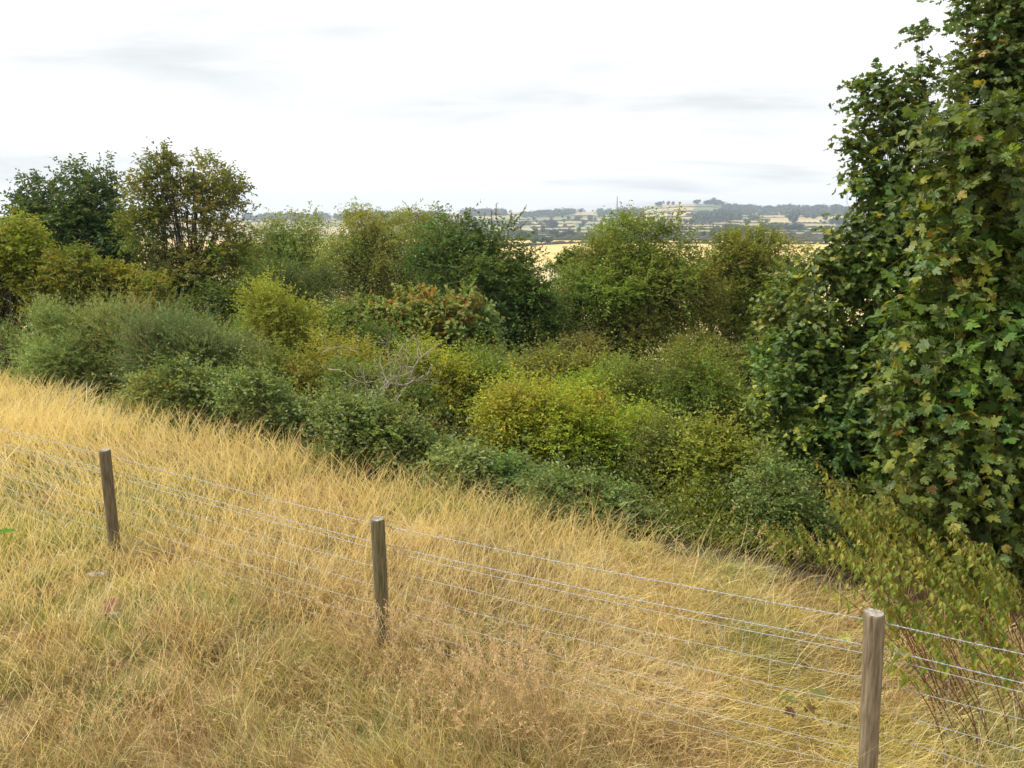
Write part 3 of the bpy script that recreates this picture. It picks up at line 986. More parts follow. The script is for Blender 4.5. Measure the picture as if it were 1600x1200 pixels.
plant('conifer', 'dark green fir-like tree in front of the birch bases', 'tree',
      [(430, 455, 50, 42), (490, 460, 40, 38), (460, 500, 60, 34), (400, 480, 40, 40)], 31, 460, 17000, .10, T_NARROW, [(.03, .05, .028), (.05, .075, .038), (.075, .10, .05)], M_LEAF, 8, .12, spray=.7,
      accent=RUST, acc=.05, droop=.3)


def shoots(pts, d, leaf, col, sp=.05, tm=T_OVAL):
    def f(mb, rng):
        for (x0, y0, x1, y1) in pts:
            a = at(x0, y0, d); b = at(x1, y1, d)
            n = max(8, int(np.linalg.norm(b - a) / sp * 2))
            t = np.linspace(0, 1, n)[:, None]
            bow = np.array([rng.normal() * .1, rng.normal() * .1, -.1]) * np.linalg.norm(b - a)
            P = a + (b - a) * t + bow * 4 * t * (1 - t) * .5
            mb.tube(P[::2], .013, 3, (.1, .08, .05), False)
            A = (b - a) / np.linalg.norm(b - a) * .7 + rng.normal(size=(n, 3)) * .7
            mb.leaves(P, A, rng.normal(size=(n, 3)) * .4 + [0, -.2, .9], leaf * rng.uniform(.7, 1.2, n) * np.linspace(1.1, .7, n), tm[0], tm[1], pick(col, rng.random(n)))
    return f


CH = [(.04, .065, .028), (.065, .095, .038), (.10, .13, .05)]
plant('cherry_tree', 'dark green cherry tree with long shoots poking above its crown', 'tree',
      [(720, 375, 46, 30), (775, 382, 38, 34), (690, 415, 40, 40), (750, 435, 68, 55), (808, 430, 28, 40), (780, 505, 66, 70), (828, 495, 42, 60), (720, 500, 50, 50), (835, 560, 40, 40), (760, 570, 50, 40), (850, 478, 22, 30)], 27, 790, 36000, .095, T_OVAL,
      CH, M_GLOSS, 9, .17, spray=.75, droop=.25, up_w=.15, out_w=1.3, clumps=13,
      extra=shoots([(725, 365, 735, 325), (730, 360, 716, 335), (770, 362, 768, 330), (790, 360, 800, 332), (800, 362, 824, 345), (815, 380, 838, 358), (800, 350, 822, 322), (825, 395, 848, 385), (830, 410, 850, 405), (690, 390, 672, 372), (750, 360, 758, 335), (708, 362, 700, 345), (780, 355, 776, 318)], 27, .10, CH))
plant('maple_tree', 'small maple with rusty red leaves on its left and centre', 'tree',
      [(640, 488, 45, 28), (700, 490, 48, 28), (738, 512, 36, 38), (560, 498, 40, 32), (600, 525, 60, 36), (690, 535, 66, 40), (545, 520, 30, 26), (750, 545, 28, 30)], 20, 660, 24000, .065, T_PALMS,
      [(.055, .08, .035), (.10, .13, .055), (.17, .19, .08)], M_LEAF, 10, .1, spray=.35, accent=[(.22, .085, .035), (.20, .12, .05)], acc=.17, clumps=14)
GB = [(.06, .078, .03), (.095, .112, .038), (.14, .155, .052)]
plant('broad_tree', 'large spreading mid-green tree with flat sprays right of the wheat field', 'tree',
      [(1000, 372, 44, 32), (952, 412, 42, 36), (1048, 398, 42, 36), (975, 455, 88, 56), (900, 450, 40, 44), (1055, 465, 60, 55), (1000, 525, 84, 44), (930, 535, 46, 36), (880, 490, 22, 26)], 29, 990, 46000, .085, T_OVAL,
      GB, M_LEAF, 11, .17, spray=.7, droop=.1, up_w=.0, out_w=1.4, clumps=14, accent=YEL, acc=.03,
      extra=shoots([(985, 360, 982, 342), (1005, 355, 1008, 336), (1025, 360, 1035, 342), (1040, 372, 1062, 352), (1060, 385, 1085, 372), (900, 425, 880, 412)], 29, .09, GB))
plant('olive_tree', 'olive-green tree tinged orange standing right of the broad tree', 'tree',
      [(1190, 398, 42, 36), (1128, 405, 44, 30), (1150, 455, 66, 55), (1150, 388, 42, 24), (1212, 392, 34, 26), (1248, 412, 26, 28), (1215, 440, 48, 46), (1240, 490, 42, 55), (1115, 520, 56, 48), (1185, 500, 50, 34), (1268, 450, 20, 40), (1186, 368, 12, 14)], 31, 1205, 36000, .08, T_OVAL,
      [(.065, .08, .03), (.10, .12, .038), (.15, .16, .05)], M_LEAF, 12, .15, spray=.55, stems=2, accent=RUST, acc=.05, clumps=13)
plant('birch_tree', 'small grey-green birch top showing behind the broad tree beside the wheat', 'tree',
      [(948, 366, 18, 20), (950, 392, 18, 30), (945, 415, 26, 30)], 38, 935, 6000, .085, T_DIA, BIRCH, M_LEAF, 13, .09, spray=.7, droop=.6, up_w=.1, group='birches across the valley edge')
plant('dark_bush', 'little dark bush at the lower right corner of the wheat field', 'bush',
      [(890, 408, 16, 12), (872, 418, 18, 12), (902, 418, 20, 18)], 36, 886, 4500, .09, T_OVAL, CH, M_LEAF, 14, .05, spray=.4)
plant('dark_bush', 'brownish dark bush under the broad tree and left of the rounded hawthorn', 'bush',
      [(900, 568, 52, 34), (855, 588, 34, 24), (935, 590, 36, 26)], 22, 895, 12000, .06, T_OVAL, [(.045, .055, .028), (.075, .08, .038), (.12, .11, .05)], M_LEAF, 15, .06, stems=3, spray=.45, out_w=1.4)
plant('dark_bush', 'shadowy bush under the olive tree behind the hawthorn', 'bush',
      [(1110, 570, 60, 40), (1170, 590, 40, 44), (1200, 560, 36, 30)], 24, 1130, 14000, .07, T_OVAL, [(.05, .065, .028), (.08, .095, .035), (.12, .13, .045)], M_LEAF, 16, .06, stems=3, spray=.45)
plant('hawthorn_bush', 'rounded dull green hawthorn bush mounded above the yellow-green bushes', 'bush',
      [(1055, 588, 60, 38), (1105, 615, 60, 50), (1035, 640, 62, 46), (1140, 655, 50, 42), (985, 600, 38, 30), (1085, 680, 66, 40)], 15, 1070, 34000, .042, T_OVAL,
      [(.06, .08, .032), (.10, .13, .045), (.15, .175, .058)], M_LEAF, 17, .08, stems=3, spray=.4, out_w=1.3, accent=RUST, acc=.03, clumps=14)
YG = [(.09, .125, .03), (.17, .20, .038), (.26, .27, .05)]
plant('sallow_bush', 'yellow-green bush standing alone above the gorse under the airy tree', 'bush',
      [(428, 490, 44, 38), (468, 515, 30, 42), (408, 540, 42, 46), (440, 575, 50, 36)], 17, 430, 20000, .05, T_OVAL, [(.09, .115, .03), (.14, .165, .038), (.20, .21, .045)], M_LEAF, 18, .05, stems=4, spray=.4, up_w=.5)
plant('sallow_bush', 'pale yellow-green bush behind the dead branches on their left', 'bush',
      [(525, 565, 48, 38), (485, 600, 38, 36), (575, 588, 40, 36), (560, 635, 48, 38), (505, 640, 48, 32)], 14.5, 530, 20000, .042, T_OVAL, [(.09, .105, .035), (.145, .155, .045), (.20, .20, .055)], M_LEAF, 19, .05, stems=4, spray=.38,
      accent=RUST, acc=.03, up_w=.4)
plant('sallow_bush', 'yellow-topped bush just right of the dead branches', 'bush',
      [(668, 575, 48, 34), (640, 628, 46, 42), (700, 612, 48, 38), (738, 645, 38, 38), (690, 675, 58, 36)], 13.8, 680, 24000, .042, T_OVAL, [(.085, .105, .03), (.16, .18, .038), (.24, .25, .045)], M_LEAF, 20, .05, stems=4, spray=.38,
      accent=[(.16, .08, .04)], acc=.04, up_w=.4)
plant('sallow_bush', 'brightest wide yellow-green bush in the middle of the bank', 'bush',
      [(800, 640, 48, 38), (850, 648, 48, 36), (905, 660, 50, 36), (958, 688, 46, 36), (1000, 700, 42, 38), (880, 705, 66, 44), (955, 745, 60, 34), (820, 695, 60, 40), (1010, 745, 34, 34), (770, 670, 30, 40)], 12, 890, 46000, .042, T_OVAL,
      YG, M_LEAF, 21, .05, stems=5, spray=.36, accent=[(.16, .08, .04)], acc=.03, up_w=.5, clumps=14)
plant('sallow_bush', 'small yellow-green bush tucked left of the rounded hawthorn', 'bush',
      [(938, 618, 40, 28), (985, 628, 34, 24), (900, 628, 34, 20)], 15.5, 945, 10000, .045, T_OVAL, YG, M_LEAF, 22, .04, stems=3, spray=.38)
plant('leafy_shrub', 'leafy light green shrub at the foot of the dark sycamore', 'bush',
      [(1110, 725, 38, 44), (1148, 755, 40, 46), (1095, 795, 36, 36), (1155, 810, 36, 34), (1120, 690, 26, 26)], 10.5, 1125, 16000, .045, T_OVAL, [(.07, .09, .03), (.12, .14, .038), (.18, .19, .05)], M_LEAF, 23, .04, stems=4, spray=.34, up_w=.4)

plant('thicket', 'deep green thicket filling the gap between the cherry and the broad tree', 'bush',
      [(862, 520, 40, 46), (868, 468, 22, 26), (850, 580, 44, 34), (900, 560, 40, 34)], 31, 865, 9000, .085, T_OVAL, CH, M_LEAF, 61, .05, stems=3, spray=.5)
plant('thicket', 'dark thicket under the tallest airy tree behind the gorse', 'bush',
      [(300, 505, 60, 28), (240, 510, 50, 26), (365, 515, 50, 40), (340, 480, 40, 30), (180, 510, 50, 24)], 22, 300, 12000, .07, T_OVAL, CH, M_LEAF, 62, .05, stems=4, spray=.45)
plant('thicket', 'shaded thicket at the foot of the slender stems on the far left', 'bush',
      [(0, 505, 60, 26), (70, 505, 50, 26), (-60, 500, 60, 40), (110, 505, 40, 20)], 21.5, 30, 9000, .07, T_OVAL, CH, M_LEAF, 63, .05, stems=4, spray=.45)
plant('thicket', 'dark thicket between the yellow-green bushes and the small maple', 'bush',
      [(520, 530, 50, 34), (470, 560, 40, 40), (600, 560, 60, 34), (780, 590, 60, 34), (840, 610, 50, 28)], 18, 560, 14000, .06, T_OVAL, CH, M_LEAF, 64, .05, stems=5, spray=.4)

plant('scrub_bush', 'mid-green bush filling in behind the thick bramble bank and dead branches', 'bush',
      [(600, 640, 50, 34), (645, 655, 40, 30), (560, 620, 36, 30)], 13, 600, 15000, .05, T_OVAL, [(.05, .075, .028), (.08, .11, .038), (.13, .16, .05)], M_LEAF, 65, .04, stems=4, spray=.42, up_w=.5)
plant('scrub_bush', 'medium green bush between the yellow-topped bush and the brightest bush', 'bush',
      [(760, 615, 38, 38), (728, 590, 34, 30), (785, 640, 34, 30)], 14.2, 755, 13000, .055, T_OVAL, [(.05, .08, .03), (.085, .12, .04), (.14, .17, .05)], M_LEAF, 66, .04, stems=4, spray=.45, up_w=.5)
plant('scrub_bush', 'grey-green bush closing the gap right of the darker gorse', 'bush',
      [(450, 610, 44, 34), (405, 595, 40, 30), (480, 640, 34, 26)], 14.6, 445, 15000, .045, T_OVAL, [(.055, .075, .035), (.09, .115, .05), (.13, .16, .07)], M_LEAF, 67, .04, stems=4, spray=.42, up_w=.5)
plant('scrub_bush', 'dark leafy bush wedged between the brightest bush and the light green shrub', 'bush',
      [(1045, 715, 44, 40), (1065, 765, 42, 34), (1010, 785, 40, 26)], 11.2, 1045, 15000, .05, T_OVAL, [(.045, .07, .028), (.075, .10, .035), (.12, .15, .045)], M_LEAF, 68, .04, stems=4, spray=.4, up_w=.4)
plant('scrub_bush', 'olive bush showing above the brightest bush on its left', 'bush',
      [(850, 600, 54, 28), (915, 592, 38, 24), (800, 610, 36, 24)], 17, 850, 15000, .055, T_OVAL, [(.07, .08, .03), (.11, .12, .038), (.16, .16, .05)], M_LEAF, 69, .04, stems=4, spray=.5, up_w=.5)

GO = [(.07, .10, .045), (.12, .155, .07), (.18, .22, .10)]
GKW = dict(lump=.42, pocket=.44, spray=.36, k=24, accent=[(.10, .07, .035), (.14, .10, .05)], acc=.10, up_w=.55, droop=.0, rnd_w=.4, ldroop=-.3, clumps=20, cr=.36, shell=.7, szvar=.4, crown_name='foliage', trunk_name='stem')
plant('gorse_bush', 'small gorse bush at the left edge beside the big gorse mound', 'bush',
      [(12, 545, 34, 28), (-20, 555, 34, 26), (40, 560, 20, 20)], 18, 10, 40000, .06, T_NEEDLE, GO, M_GORSE, 24, .04, stems=3, **GKW)
plant('gorse_bush', 'big grey-green gorse mound with feathery shoots at the field corner', 'bush',
      [(110, 545, 60, 46), (70, 565, 40, 34), (165, 530, 50, 36), (210, 545, 50, 44), (120, 585, 50, 26), (190, 590, 50, 26)], 16, 140, 230000, .055, T_NEEDLE, GO, M_GORSE, 25, .05, stems=5, **GKW)
plant('gorse_bush', 'darker gorse bush with bramble growing through it, right of the big mound', 'bush',
      [(270, 550, 56, 40), (330, 565, 50, 44), (260, 590, 50, 34), (370, 590, 40, 36), (320, 610, 50, 26)], 15, 310, 170000, .052, T_NEEDLE, [(.055, .08, .045), (.08, .11, .06), (.12, .145, .08)], M_GORSE, 26, .05, stems=5, **GKW)
plant('gorse_bush', 'spiny brown-green gorse between the bramble bank and yellow bushes', 'bush',
      [(620, 665, 60, 34), (560, 660, 40, 26), (700, 705, 50, 26), (760, 720, 40, 24)], 12.4, 640, 80000, .045, T_NEEDLE, [(.07, .08, .035), (.10, .11, .05), (.13, .13, .06)], M_GORSE, 27, .04, stems=5, **GKW)

BR = [(.05, .075, .035), (.11, .145, .075), (.21, .245, .14)]


def bramble(label, pxl, d, n, seed, **kw):
    def canes(mb, rng):
        for _ in range(len(pxl) * 4):
            l = pxl[rng.integers(len(pxl))]
            a = at(l[0] + rng.normal() * l[2] * .6, l[1], d); b = a + np.array([rng.normal() * .5, -abs(rng.normal()) * .3, -.25])
            t = np.linspace(0, 1, 7)[:, None]
            P = a + (b - a) * t; P[:, 2] += (4 * t * (1 - t))[:, 0] * .25
            mb.tube(P, .0035, 3, (.22, .14, .08), False)
    return plant('bramble_bush', label, 'bush', pxl, d, pxl[0][0], n, .052, T_OVAL, BR, M_GLOSS, seed, .02, stems=3, spray=.3, droop=.3, clumps=18, cr=.45, accent=[(.16, .19, .08), (.13, .08, .045)], acc=.06, k=8, nflat=1.1,
                 extra=canes, crown_name='foliage', trunk_name='stem', fine=.3, **kw)


bramble('low bramble at the foot of the darker gorse bush', [(250, 612, 44, 22), (320, 622, 56, 22), (390, 640, 46, 20), (300, 590, 40, 20)], 13.3, 9000, 30)
bramble('thin bramble sprawling between the gorse and the tall grass tuft', [(430, 648, 40, 18), (465, 655, 34, 20), (400, 615, 40, 20)], 12.2, 5500, 31)
bramble('thick dark bramble bank below the dead branches', [(548, 660, 40, 22), (590, 680, 46, 24), (545, 696, 36, 16), (628, 708, 44, 20), (672, 716, 36, 16)], 10.6, 15000, 32)
bramble('low bramble trailing down from the thick bramble bank', [(720, 732, 40, 13), (775, 748, 38, 12), (815, 760, 32, 12)], 9.9, 6500, 33)
bramble('blue-green bramble mound at the edge of grass below the brightest bush', [(880, 776, 32, 15), (930, 788, 36, 17), (975, 804, 32, 14), (1010, 815, 22, 10), (850, 768, 24, 12)], 9.0, 10000, 34)
bramble('leafy bramble under the dark sycamore at the grass edge', [(1230, 800, 40, 30), (1200, 770, 30, 34), (1270, 830, 36, 18)], 8.9, 6000, 35)

SY = [(.032, .058, .026), (.055, .085, .032), (.095, .125, .04)]
plant('sycamore_tree', 'tall dark green sycamore whose outline bulges against sky and valley', 'tree',
      [(1368, 165, 32, 42), (1355, 225, 34, 44), (1415, 205, 46, 56), (1385, 300, 52, 48), (1335, 372, 46, 36), (1305, 425, 40, 40), (1400, 430, 80, 80), (1290, 490, 46, 42), (1262, 560, 48, 52), (1350, 570, 84, 80), (1240, 645, 46, 56),
       (1330, 690, 90, 76), (1262, 745, 50, 50), (1400, 760, 80, 60), (1460, 320, 60, 70), (1470, 600, 80, 90), (1330, 800, 70, 30), (1440, 78, 14, 34), (1440, 125, 20, 26), (1500, 450, 60, 90), (1496, 150, 12, 22), (1560, 700, 90, 110, .8)], 11.6, 1430, 105000, .07, T_PALMS, SY, M_GLOSS, 50, .16,
      spray=.3, droop=.35, clumps=15, cr=.34, pocket=.445, lng=.02, accent=[(.17, .19, .045), (.25, .23, .06)], acc=.09, hang=.25, twig=.3, depth=.8)
plant('sycamore_tree', 'young yellow-tipped sycamore half hidden behind the dark one', 'tree',
      [(1238, 455, 16, 30), (1228, 500, 20, 34), (1222, 570, 24, 40), (1204, 640, 14, 50), (1225, 700, 26, 40)], 14, 1240, 9000, .07, T_PALMS, [(.05, .08, .03), (.09, .12, .04), (.17, .18, .05)], M_GLOSS, 51, .05, spray=.4, droop=.3,
      accent=YEL, acc=.12, hang=.2)
plant('sycamore_tree', 'highest sycamore filling the top right corner against the sky', 'tree',
      [(1555, 45, 46, 46), (1515, 25, 24, 30), (1590, 120, 60, 60), (1538, 100, 26, 46), (1565, 185, 60, 60), (1620, 10, 60, 60), (1600, -60, 70, 60), (1680, 100, 70, 90), (1640, 230, 80, 90), (1590, 300, 70, 70), (1700, -50, 70, 80), (1660, 400, 90, 90)], 13, 1720, 46000, .085, T_PALMS,
      [(.035, .06, .025), (.06, .085, .03), (.10, .12, .04)], M_GLOSS, 52, .2, spray=.35, droop=.3, hang=.2, clumps=12, accent=[(.2, .13, .05)], acc=.04, twig=.5)
plant('sycamore_tree', 'nearest sycamore with large olive and yellowing leaves at the right edge', 'tree',
      [(1530, 225, 60, 44), (1590, 190, 50, 44), (1570, 320, 80, 66), (1522, 300, 40, 44), (1492, 400, 38, 50), (1545, 420, 70, 64), (1610, 470, 70, 80), (1462, 520, 48, 44), (1540, 560, 70, 74), (1440, 625, 38, 44), (1500, 650, 60, 50),
       (1560, 690, 70, 70), (1480, 715, 48, 40), (1530, 770, 44, 44), (1590, 800, 50, 56), (1620, 620, 80, 100), (1585, 870, 34, 34), (1700, 400, 90, 160), (1700, 700, 90, 160)], 6.8, 1800, 66000, .086, T_PALM,
      [(.03, .052, .024), (.05, .078, .028), (.085, .11, .03), (.15, .155, .04)], M_GLOSS, 53, .14, spray=.42, droop=.45, hang=.35, clumps=12, cr=.36, k=8, lump=.62, pocket=.455, lng=.02, accent=[(.20, .19, .05), (.16, .13, .04), (.12, .07, .035)], acc=.06, twig=.6, depth=.85, nflat=.5)

# ------------------------------------------------------------------ dead branches
def dead_shrub():
    rng = np.random.default_rng(60); d = 12.1
    z = lambda x, y: (550 + x / 5.333, 540 + y / 5.333)
    lines = [([(165, 490), (200, 400), (300, 320), (370, 318), (440, 335), (480, 290), (520, 180), (560, 110), (650, 55)], .022),
             ([(340, 600), (355, 530), (375, 460), (430, 370), (490, 300), (545, 280), (600, 250)], .02),
             ([(165, 505), (220, 425), (290, 372), (305, 330)], .014), ([(235, 515), (230, 450), (245, 410)], .01),
             ([(370, 320), (400, 240), (420, 150), (405, 60), (430, -20)], .011), ([(480, 290), (450, 200), (470, 120), (440, 30)], .009),
             ([(300, 320), (270, 250), (235, 150), (230, 60)], .009), ([(300, 320), (330, 220), (300, 100), (310, 0), (290, -60)], .01),
             ([(520, 180), (480, 230), (420, 250), (330, 262)], .008), ([(560, 110), (540, 40), (560, -30)], .007), ([(490, 300), (580, 290), (640, 230), (660, 150)], .008),
             ([(350, 200), (370, 90), (420, 10), (500, -60)], .008), ([(60, 150), (80, 230), (110, 310), (120, 380)], .009), ([(-250, 60), (-180, 20), (-60, 10), (60, 60)], .008),
             ([(-200, 200), (-80, 210), (40, 290), (150, 330)], .008), ([(120, 310), (200, 300), (260, 250)], .006), ([(600, 300), (650, 330), (690, 300)], .005)]
    root = at(600, 680, d); root[2] = tz(root[0], root[1])
    o = empty('dead_shrub', root, 'bare dead shrub of bleached twisted branches among green bushes', 'dead shrub')
    for k, (pl, r) in enumerate(lines):
        m = MB()
        P = np.array([at(*z(x, y), d + .12 * math.sin(k * 2 + i * .7)) for i, (x, y) in enumerate(pl)])
        if k in (0, 1, 2, 3):
            P = np.concatenate([[P[0] * .3 + root * .7 - [0, 0, .1], P[0] * .7 + root * .3], P])
        t = np.linspace(0, len(P) - 1, len(P) * 5)
        Q = np.stack([np.interp(t, np.arange(len(P)), P[:, a]) for a in range(3)], 1)
        for _ in range(2): Q[1:-1] = (Q[:-2] + Q[1:-1] * 2 + Q[2:]) / 4
        Q += rng.normal(size=Q.shape) * .006
        r *= 1.25
        m.tube(Q, r * np.linspace(1, .35, len(Q)), 6)
        for _ in range(9):
            i = rng.integers(3, len(Q) - 1); a = Q[i]
            e = a + nrm(rng.normal(size=3) + np.array([0, 0, .6])) * rng.uniform(.12, .4)
            mm = (a + e) / 2 + rng.normal(size=3) * .03
            m.tube([a, mm, e], [r * .35, r * .25, r * .1], 4)
        m.build('branch', M_BARKPALE, o, root, True)


dead_shrub()

# ------------------------------------------------------------------ nettles
def nettles():
    rng = np.random.default_rng(70); protos = []
    for v in range(6):
        root = empty('nettle', (0, 0, 0), 'tall leaning nettle with red-brown stem and drooping yellow-green leaves below the sycamores', 'nettle', 'nettles between the fence and sycamores')
        H = rng.uniform(1.0, 1.4); ld = np.array([-.52 + .1 * rng.normal(), .12 * rng.normal(), 0])
        t = np.linspace(0, 1, 9)
        P = ld * (H * t ** 1.5)[:, None]; P[:, 2] = H * t * (1 - .08 * t)
        P[:, :2] += np.stack([np.sin(t * 5 + v), np.cos(t * 4 + v)], 1) * .008
        m = MB(); m.tube(P, np.linspace(.0048, .0018, 9), 5); m.build('stem', M_STEM, root, (0, 0, 0), True)
        m = MB(); pts = []; A = []
        bare = v >= 3
        for k in range(15):
            if bare and k < 8 and rng.random() < .85: continue
            tt = .62 + .38 * k / 14; c = np.array([np.interp(tt, t, P[:, a]) for a in range(3)])
            for s in (0, 1):
                if rng.random() < (.5 if tt < .7 else .12): continue
                a = k * 1.57 + s * PI + rng.normal() * .3
                pts.append(c + np.array([math.cos(a), math.sin(a), 0]) * .012); A.append([math.cos(a) * .75, math.sin(a) * .75, -.65 - .5 * rng.random()])
        pts = np.array(pts); A = np.array(A); n = len(pts)
        pal = [(.05, .08, .025), (.08, .115, .03), (.12, .145, .035), (.16, .155, .04)]
        T = ([(0, 0, 0), (.25, .24, .05), (.6, .17, .02), (1, 0, -.22), (.6, -.17, .02), (.25, -.24, .05), (.3, 0, .01), (.62, 0, -.03)], [[(0, 6, 1), (1, 6, 2), (6, 7, 2), (7, 3, 2), (0, 5, 6), (5, 4, 6), (6, 4, 7), (7, 4, 3)]])
        m.leaves(pts, A, np.tile([0, 0, 1.], (n, 1)) + rng.normal(size=(n, 3)) * .3, np.linspace(.082, .045, n) * rng.uniform(.8, 1.2, n), T[0], T[1], pick(pal, rng.random(n) ** 1.2))
        # hanging catkins
        q = max(n // 2, 1); m.leaves(pts[:q * 2:2], np.tile([0, 0, -1.], (q, 1)) + rng.normal(size=(q, 3)) * .3, rng.normal(size=(q, 3)), .05, T_NARROW[0], T_NARROW[1], np.tile([[.15, .13, .05]], (q, 1)))
        m.build('leaves', M_LEAF, root)
        protos.append(root)
    pos = []
    tries = 0
    while len(pos) < 180 and tries < 5000:
        tries += 1
        px = rng.uniform(1340, 1680); py = rng.uniform(905, 1180)
        lo = 1560 - (py - 900) * .75   # the patch widens towards the sycamore
        if px < 1395 + (py - 905) * .3: continue
        d = ray(px, py); t = -(CZ - .05) / d[2]; p = d * t
        if p[0] > 5.2: continue
        pos.append((p[0], p[1]))
    for _ in range(40):
        px = rng.uniform(1230, 1440); py = rng.uniform(885, 935)
        d = ray(px, py); t = -(CZ - .0) / d[2]; p = d * t; pos.append((p[0], p[1], .62))
    for _ in range(30):
        px = rng.uniform(1370, 1500); py = rng.uniform(925, 975)
        d = ray(px, py); t = -(CZ - .0) / d[2]; p = d * t; pos.append((p[0], p[1], 1.12))
    for i, p in enumerate(pos):
        s = (p[2] if len(p) > 2 else 1.0) * rng.uniform(.75, 1.08)
        loc = (p[0], p[1], tz(p[0], p[1]) - .03); rz = rng.normal() * .35
        if i < len(protos):
            protos[i].location = loc; protos[i].rotation_euler = (0, 0, rz); protos[i].scale = (s,) * 3
        else:
            copy_tree(protos[(i % 3) + (3 if len(p) < 3 and p[1] < 5.6 else 0)], loc, rz, s)


nettles()

# ------------------------------------------------------------------ small things in the grass
M_BRICK = noise_mat('red_brick', (.14, .06, .04), (.22, .10, .07), 22, .9, (1, 1, 1), .5)
M_MORTAR = noise_mat('grey_mortar', (.20, .185, .16), (.30, .28, .25), 30, .95, (1, 1, 1), .6)
M_STONE = noise_mat('pale_stone', (.30, .28, .24), (.48, .46, .41), 14, .9, (1, 1, 1), .5)


def ground_at(px, py, dz=0.0):
    d = ray(px, py); z = 0
    for _ in range(6):
        t = (z + dz - CZ) / d[2]; p = d * t; z = tz(p[0], p[1])
    return np.array([p[0], p[1], z + dz])


def chunk(c, sx, sy, sz, rng, seg=9, rings=6, rough=.18, box=.5):
    V = []
    for i in range(rings):
        th_ = PI * (i + .0) / (rings - 1)
        for j in range(seg):
            ph = 2 * PI * j / seg
            n = np.array([math.sin(th_) * math.cos(ph), math.sin(th_) * math.sin(ph), math.cos(th_)])
            n = np.sign(n) * np.abs(n) ** box
            V.append(c + n * np.array([sx, sy, sz]) * (1 + rough * (rng.random() - .5)))
    i = np.arange(rings - 1)[:, None] * seg; j = np.arange(seg)[None]
    q = np.stack([i + j, i + seg + j, i + seg + (j + 1) % seg, i + (j + 1) % seg], -1).reshape(-1, 4)
    return np.array(V), q


rng = np.random.default_rng(80)
p = ground_at(176, 952, .09)
o = empty('broken_brick', p, 'broken red brick with grey mortar lying in the grass below the left post', 'brick')
c, s = math.cos(.45), math.sin(.45)
w, h, l = .065, .038, .075
V = []
for dz in (-h, h):
    for (a, b) in ((-w, -l), (w * 1.02, -l * .9), (w * .95, l * .8), (w * .2, l * 1.05), (-w, l * .9)):
        V.append((a, b, dz))
V = np.array(V); V += rng.normal(size=V.shape) * .003
V = np.stack([V[:, 0] * c - V[:, 1] * s, V[:, 0] * s + V[:, 1] * c, V[:, 2] - V[:, 1] * -.35], 1) + p
m = MB(); m.add(V, [[(4, 3, 2, 1, 0), (5, 6, 7, 8, 9)], [(0, 1, 6, 5), (1, 2, 7, 6), (2, 3, 8, 7), (3, 4, 9, 8), (4, 0, 5, 9)]])
bo = m.build('brick_body', M_BRICK, o, p)
bv = bo.modifiers.new('edge', 'BEVEL'); bv.width = .006; bv.segments = 2
m = MB(); V, q = chunk(p + [.055, -.075, -.02], .05, .03, .03, rng); m.add(V, [q]); m.build('mortar', M_MORTAR, o, p)
for (px, py, sx, lab) in [(144, 899, .05, 'whitish stone in the grass left of the two pale stones by the left post'), (160, 897, .045, 'whitish stone nearest the foot of the left post'), (172, 918, .03, 'small greyish stone just above the broken brick')]:
    p = ground_at(px, py, .07)
    m = MB(); V, q = chunk(p, sx, sx * .8, sx * .55, rng, 12, 8, .22, .8); m.add(V, [q])
    tag(m.build('stone', M_STONE, None, p, True), lab, 'stone', 'pale stones by the left post')
# fallen sycamore leaves and a dock leaf
for (px, py, sz, col, lab) in [(1222, 1086, .10, (.13, .15, .07), 'grey-green fallen leaf right of the bare soil hollow'), (1276, 1088, .09, (.15, .17, .10), 'dull green fallen leaf left of the right post'),
                               (1328, 998, .09, (.30, .32, .17), 'pale fallen leaf beside the top of the right post'), (1302, 1165, .07, (.30, .29, .15), 'small curled pale leaf low beside the right post'),
                               (1262, 1105, .08, (.09, .065, .03), 'rusty fallen leaf between the two greenish leaves'), (1240, 1112, .07, (.08, .05, .025), 'dark red-brown fallen leaf below the rusty one')]:
    p = ground_at(px, py, .24)
    m = MB(); m.leaves(np.array([p]), np.array([[rng.normal(), rng.normal(), .1]]), np.array([[rng.normal() * .3, -.5, 1.]]), sz, T_PALM[0], T_PALM[1], np.array([col]) * .6)
    tag(m.build('fallen_leaf', M_LEAF, None, p), lab, 'leaf', 'fallen leaves in the grass')
p = ground_at(6, 832, .25)
o = empty('dock_plant', (p[0], p[1], tz(p[0], p[1])), 'small broad-leaved green plant in the grass at the left edge', 'plant')
m = MB(); k = 7
aa = np.arange(k) * 2 * PI / k
m.leaves(np.tile(p, (k, 1)) + rng.normal(size=(k, 3)) * .015, np.stack([np.cos(aa), np.sin(aa), .3 + .2 * rng.random(k)], 1), np.tile([0, -.3, 1.], (k, 1)), .09, T_OVAL[0], T_OVAL[1], np.tile([[.08, .17, .05]], (k, 1)))
m.build('leaves', M_LEAF, o, (p[0], p[1], tz(p[0], p[1])))
m = MB(); m.tube([(p[0], p[1], tz(p[0], p[1])), p], .004, 5, (.1, .14, .05)); m.build('stem', M_LEAF, o, (p[0], p[1], tz(p[0], p[1])))

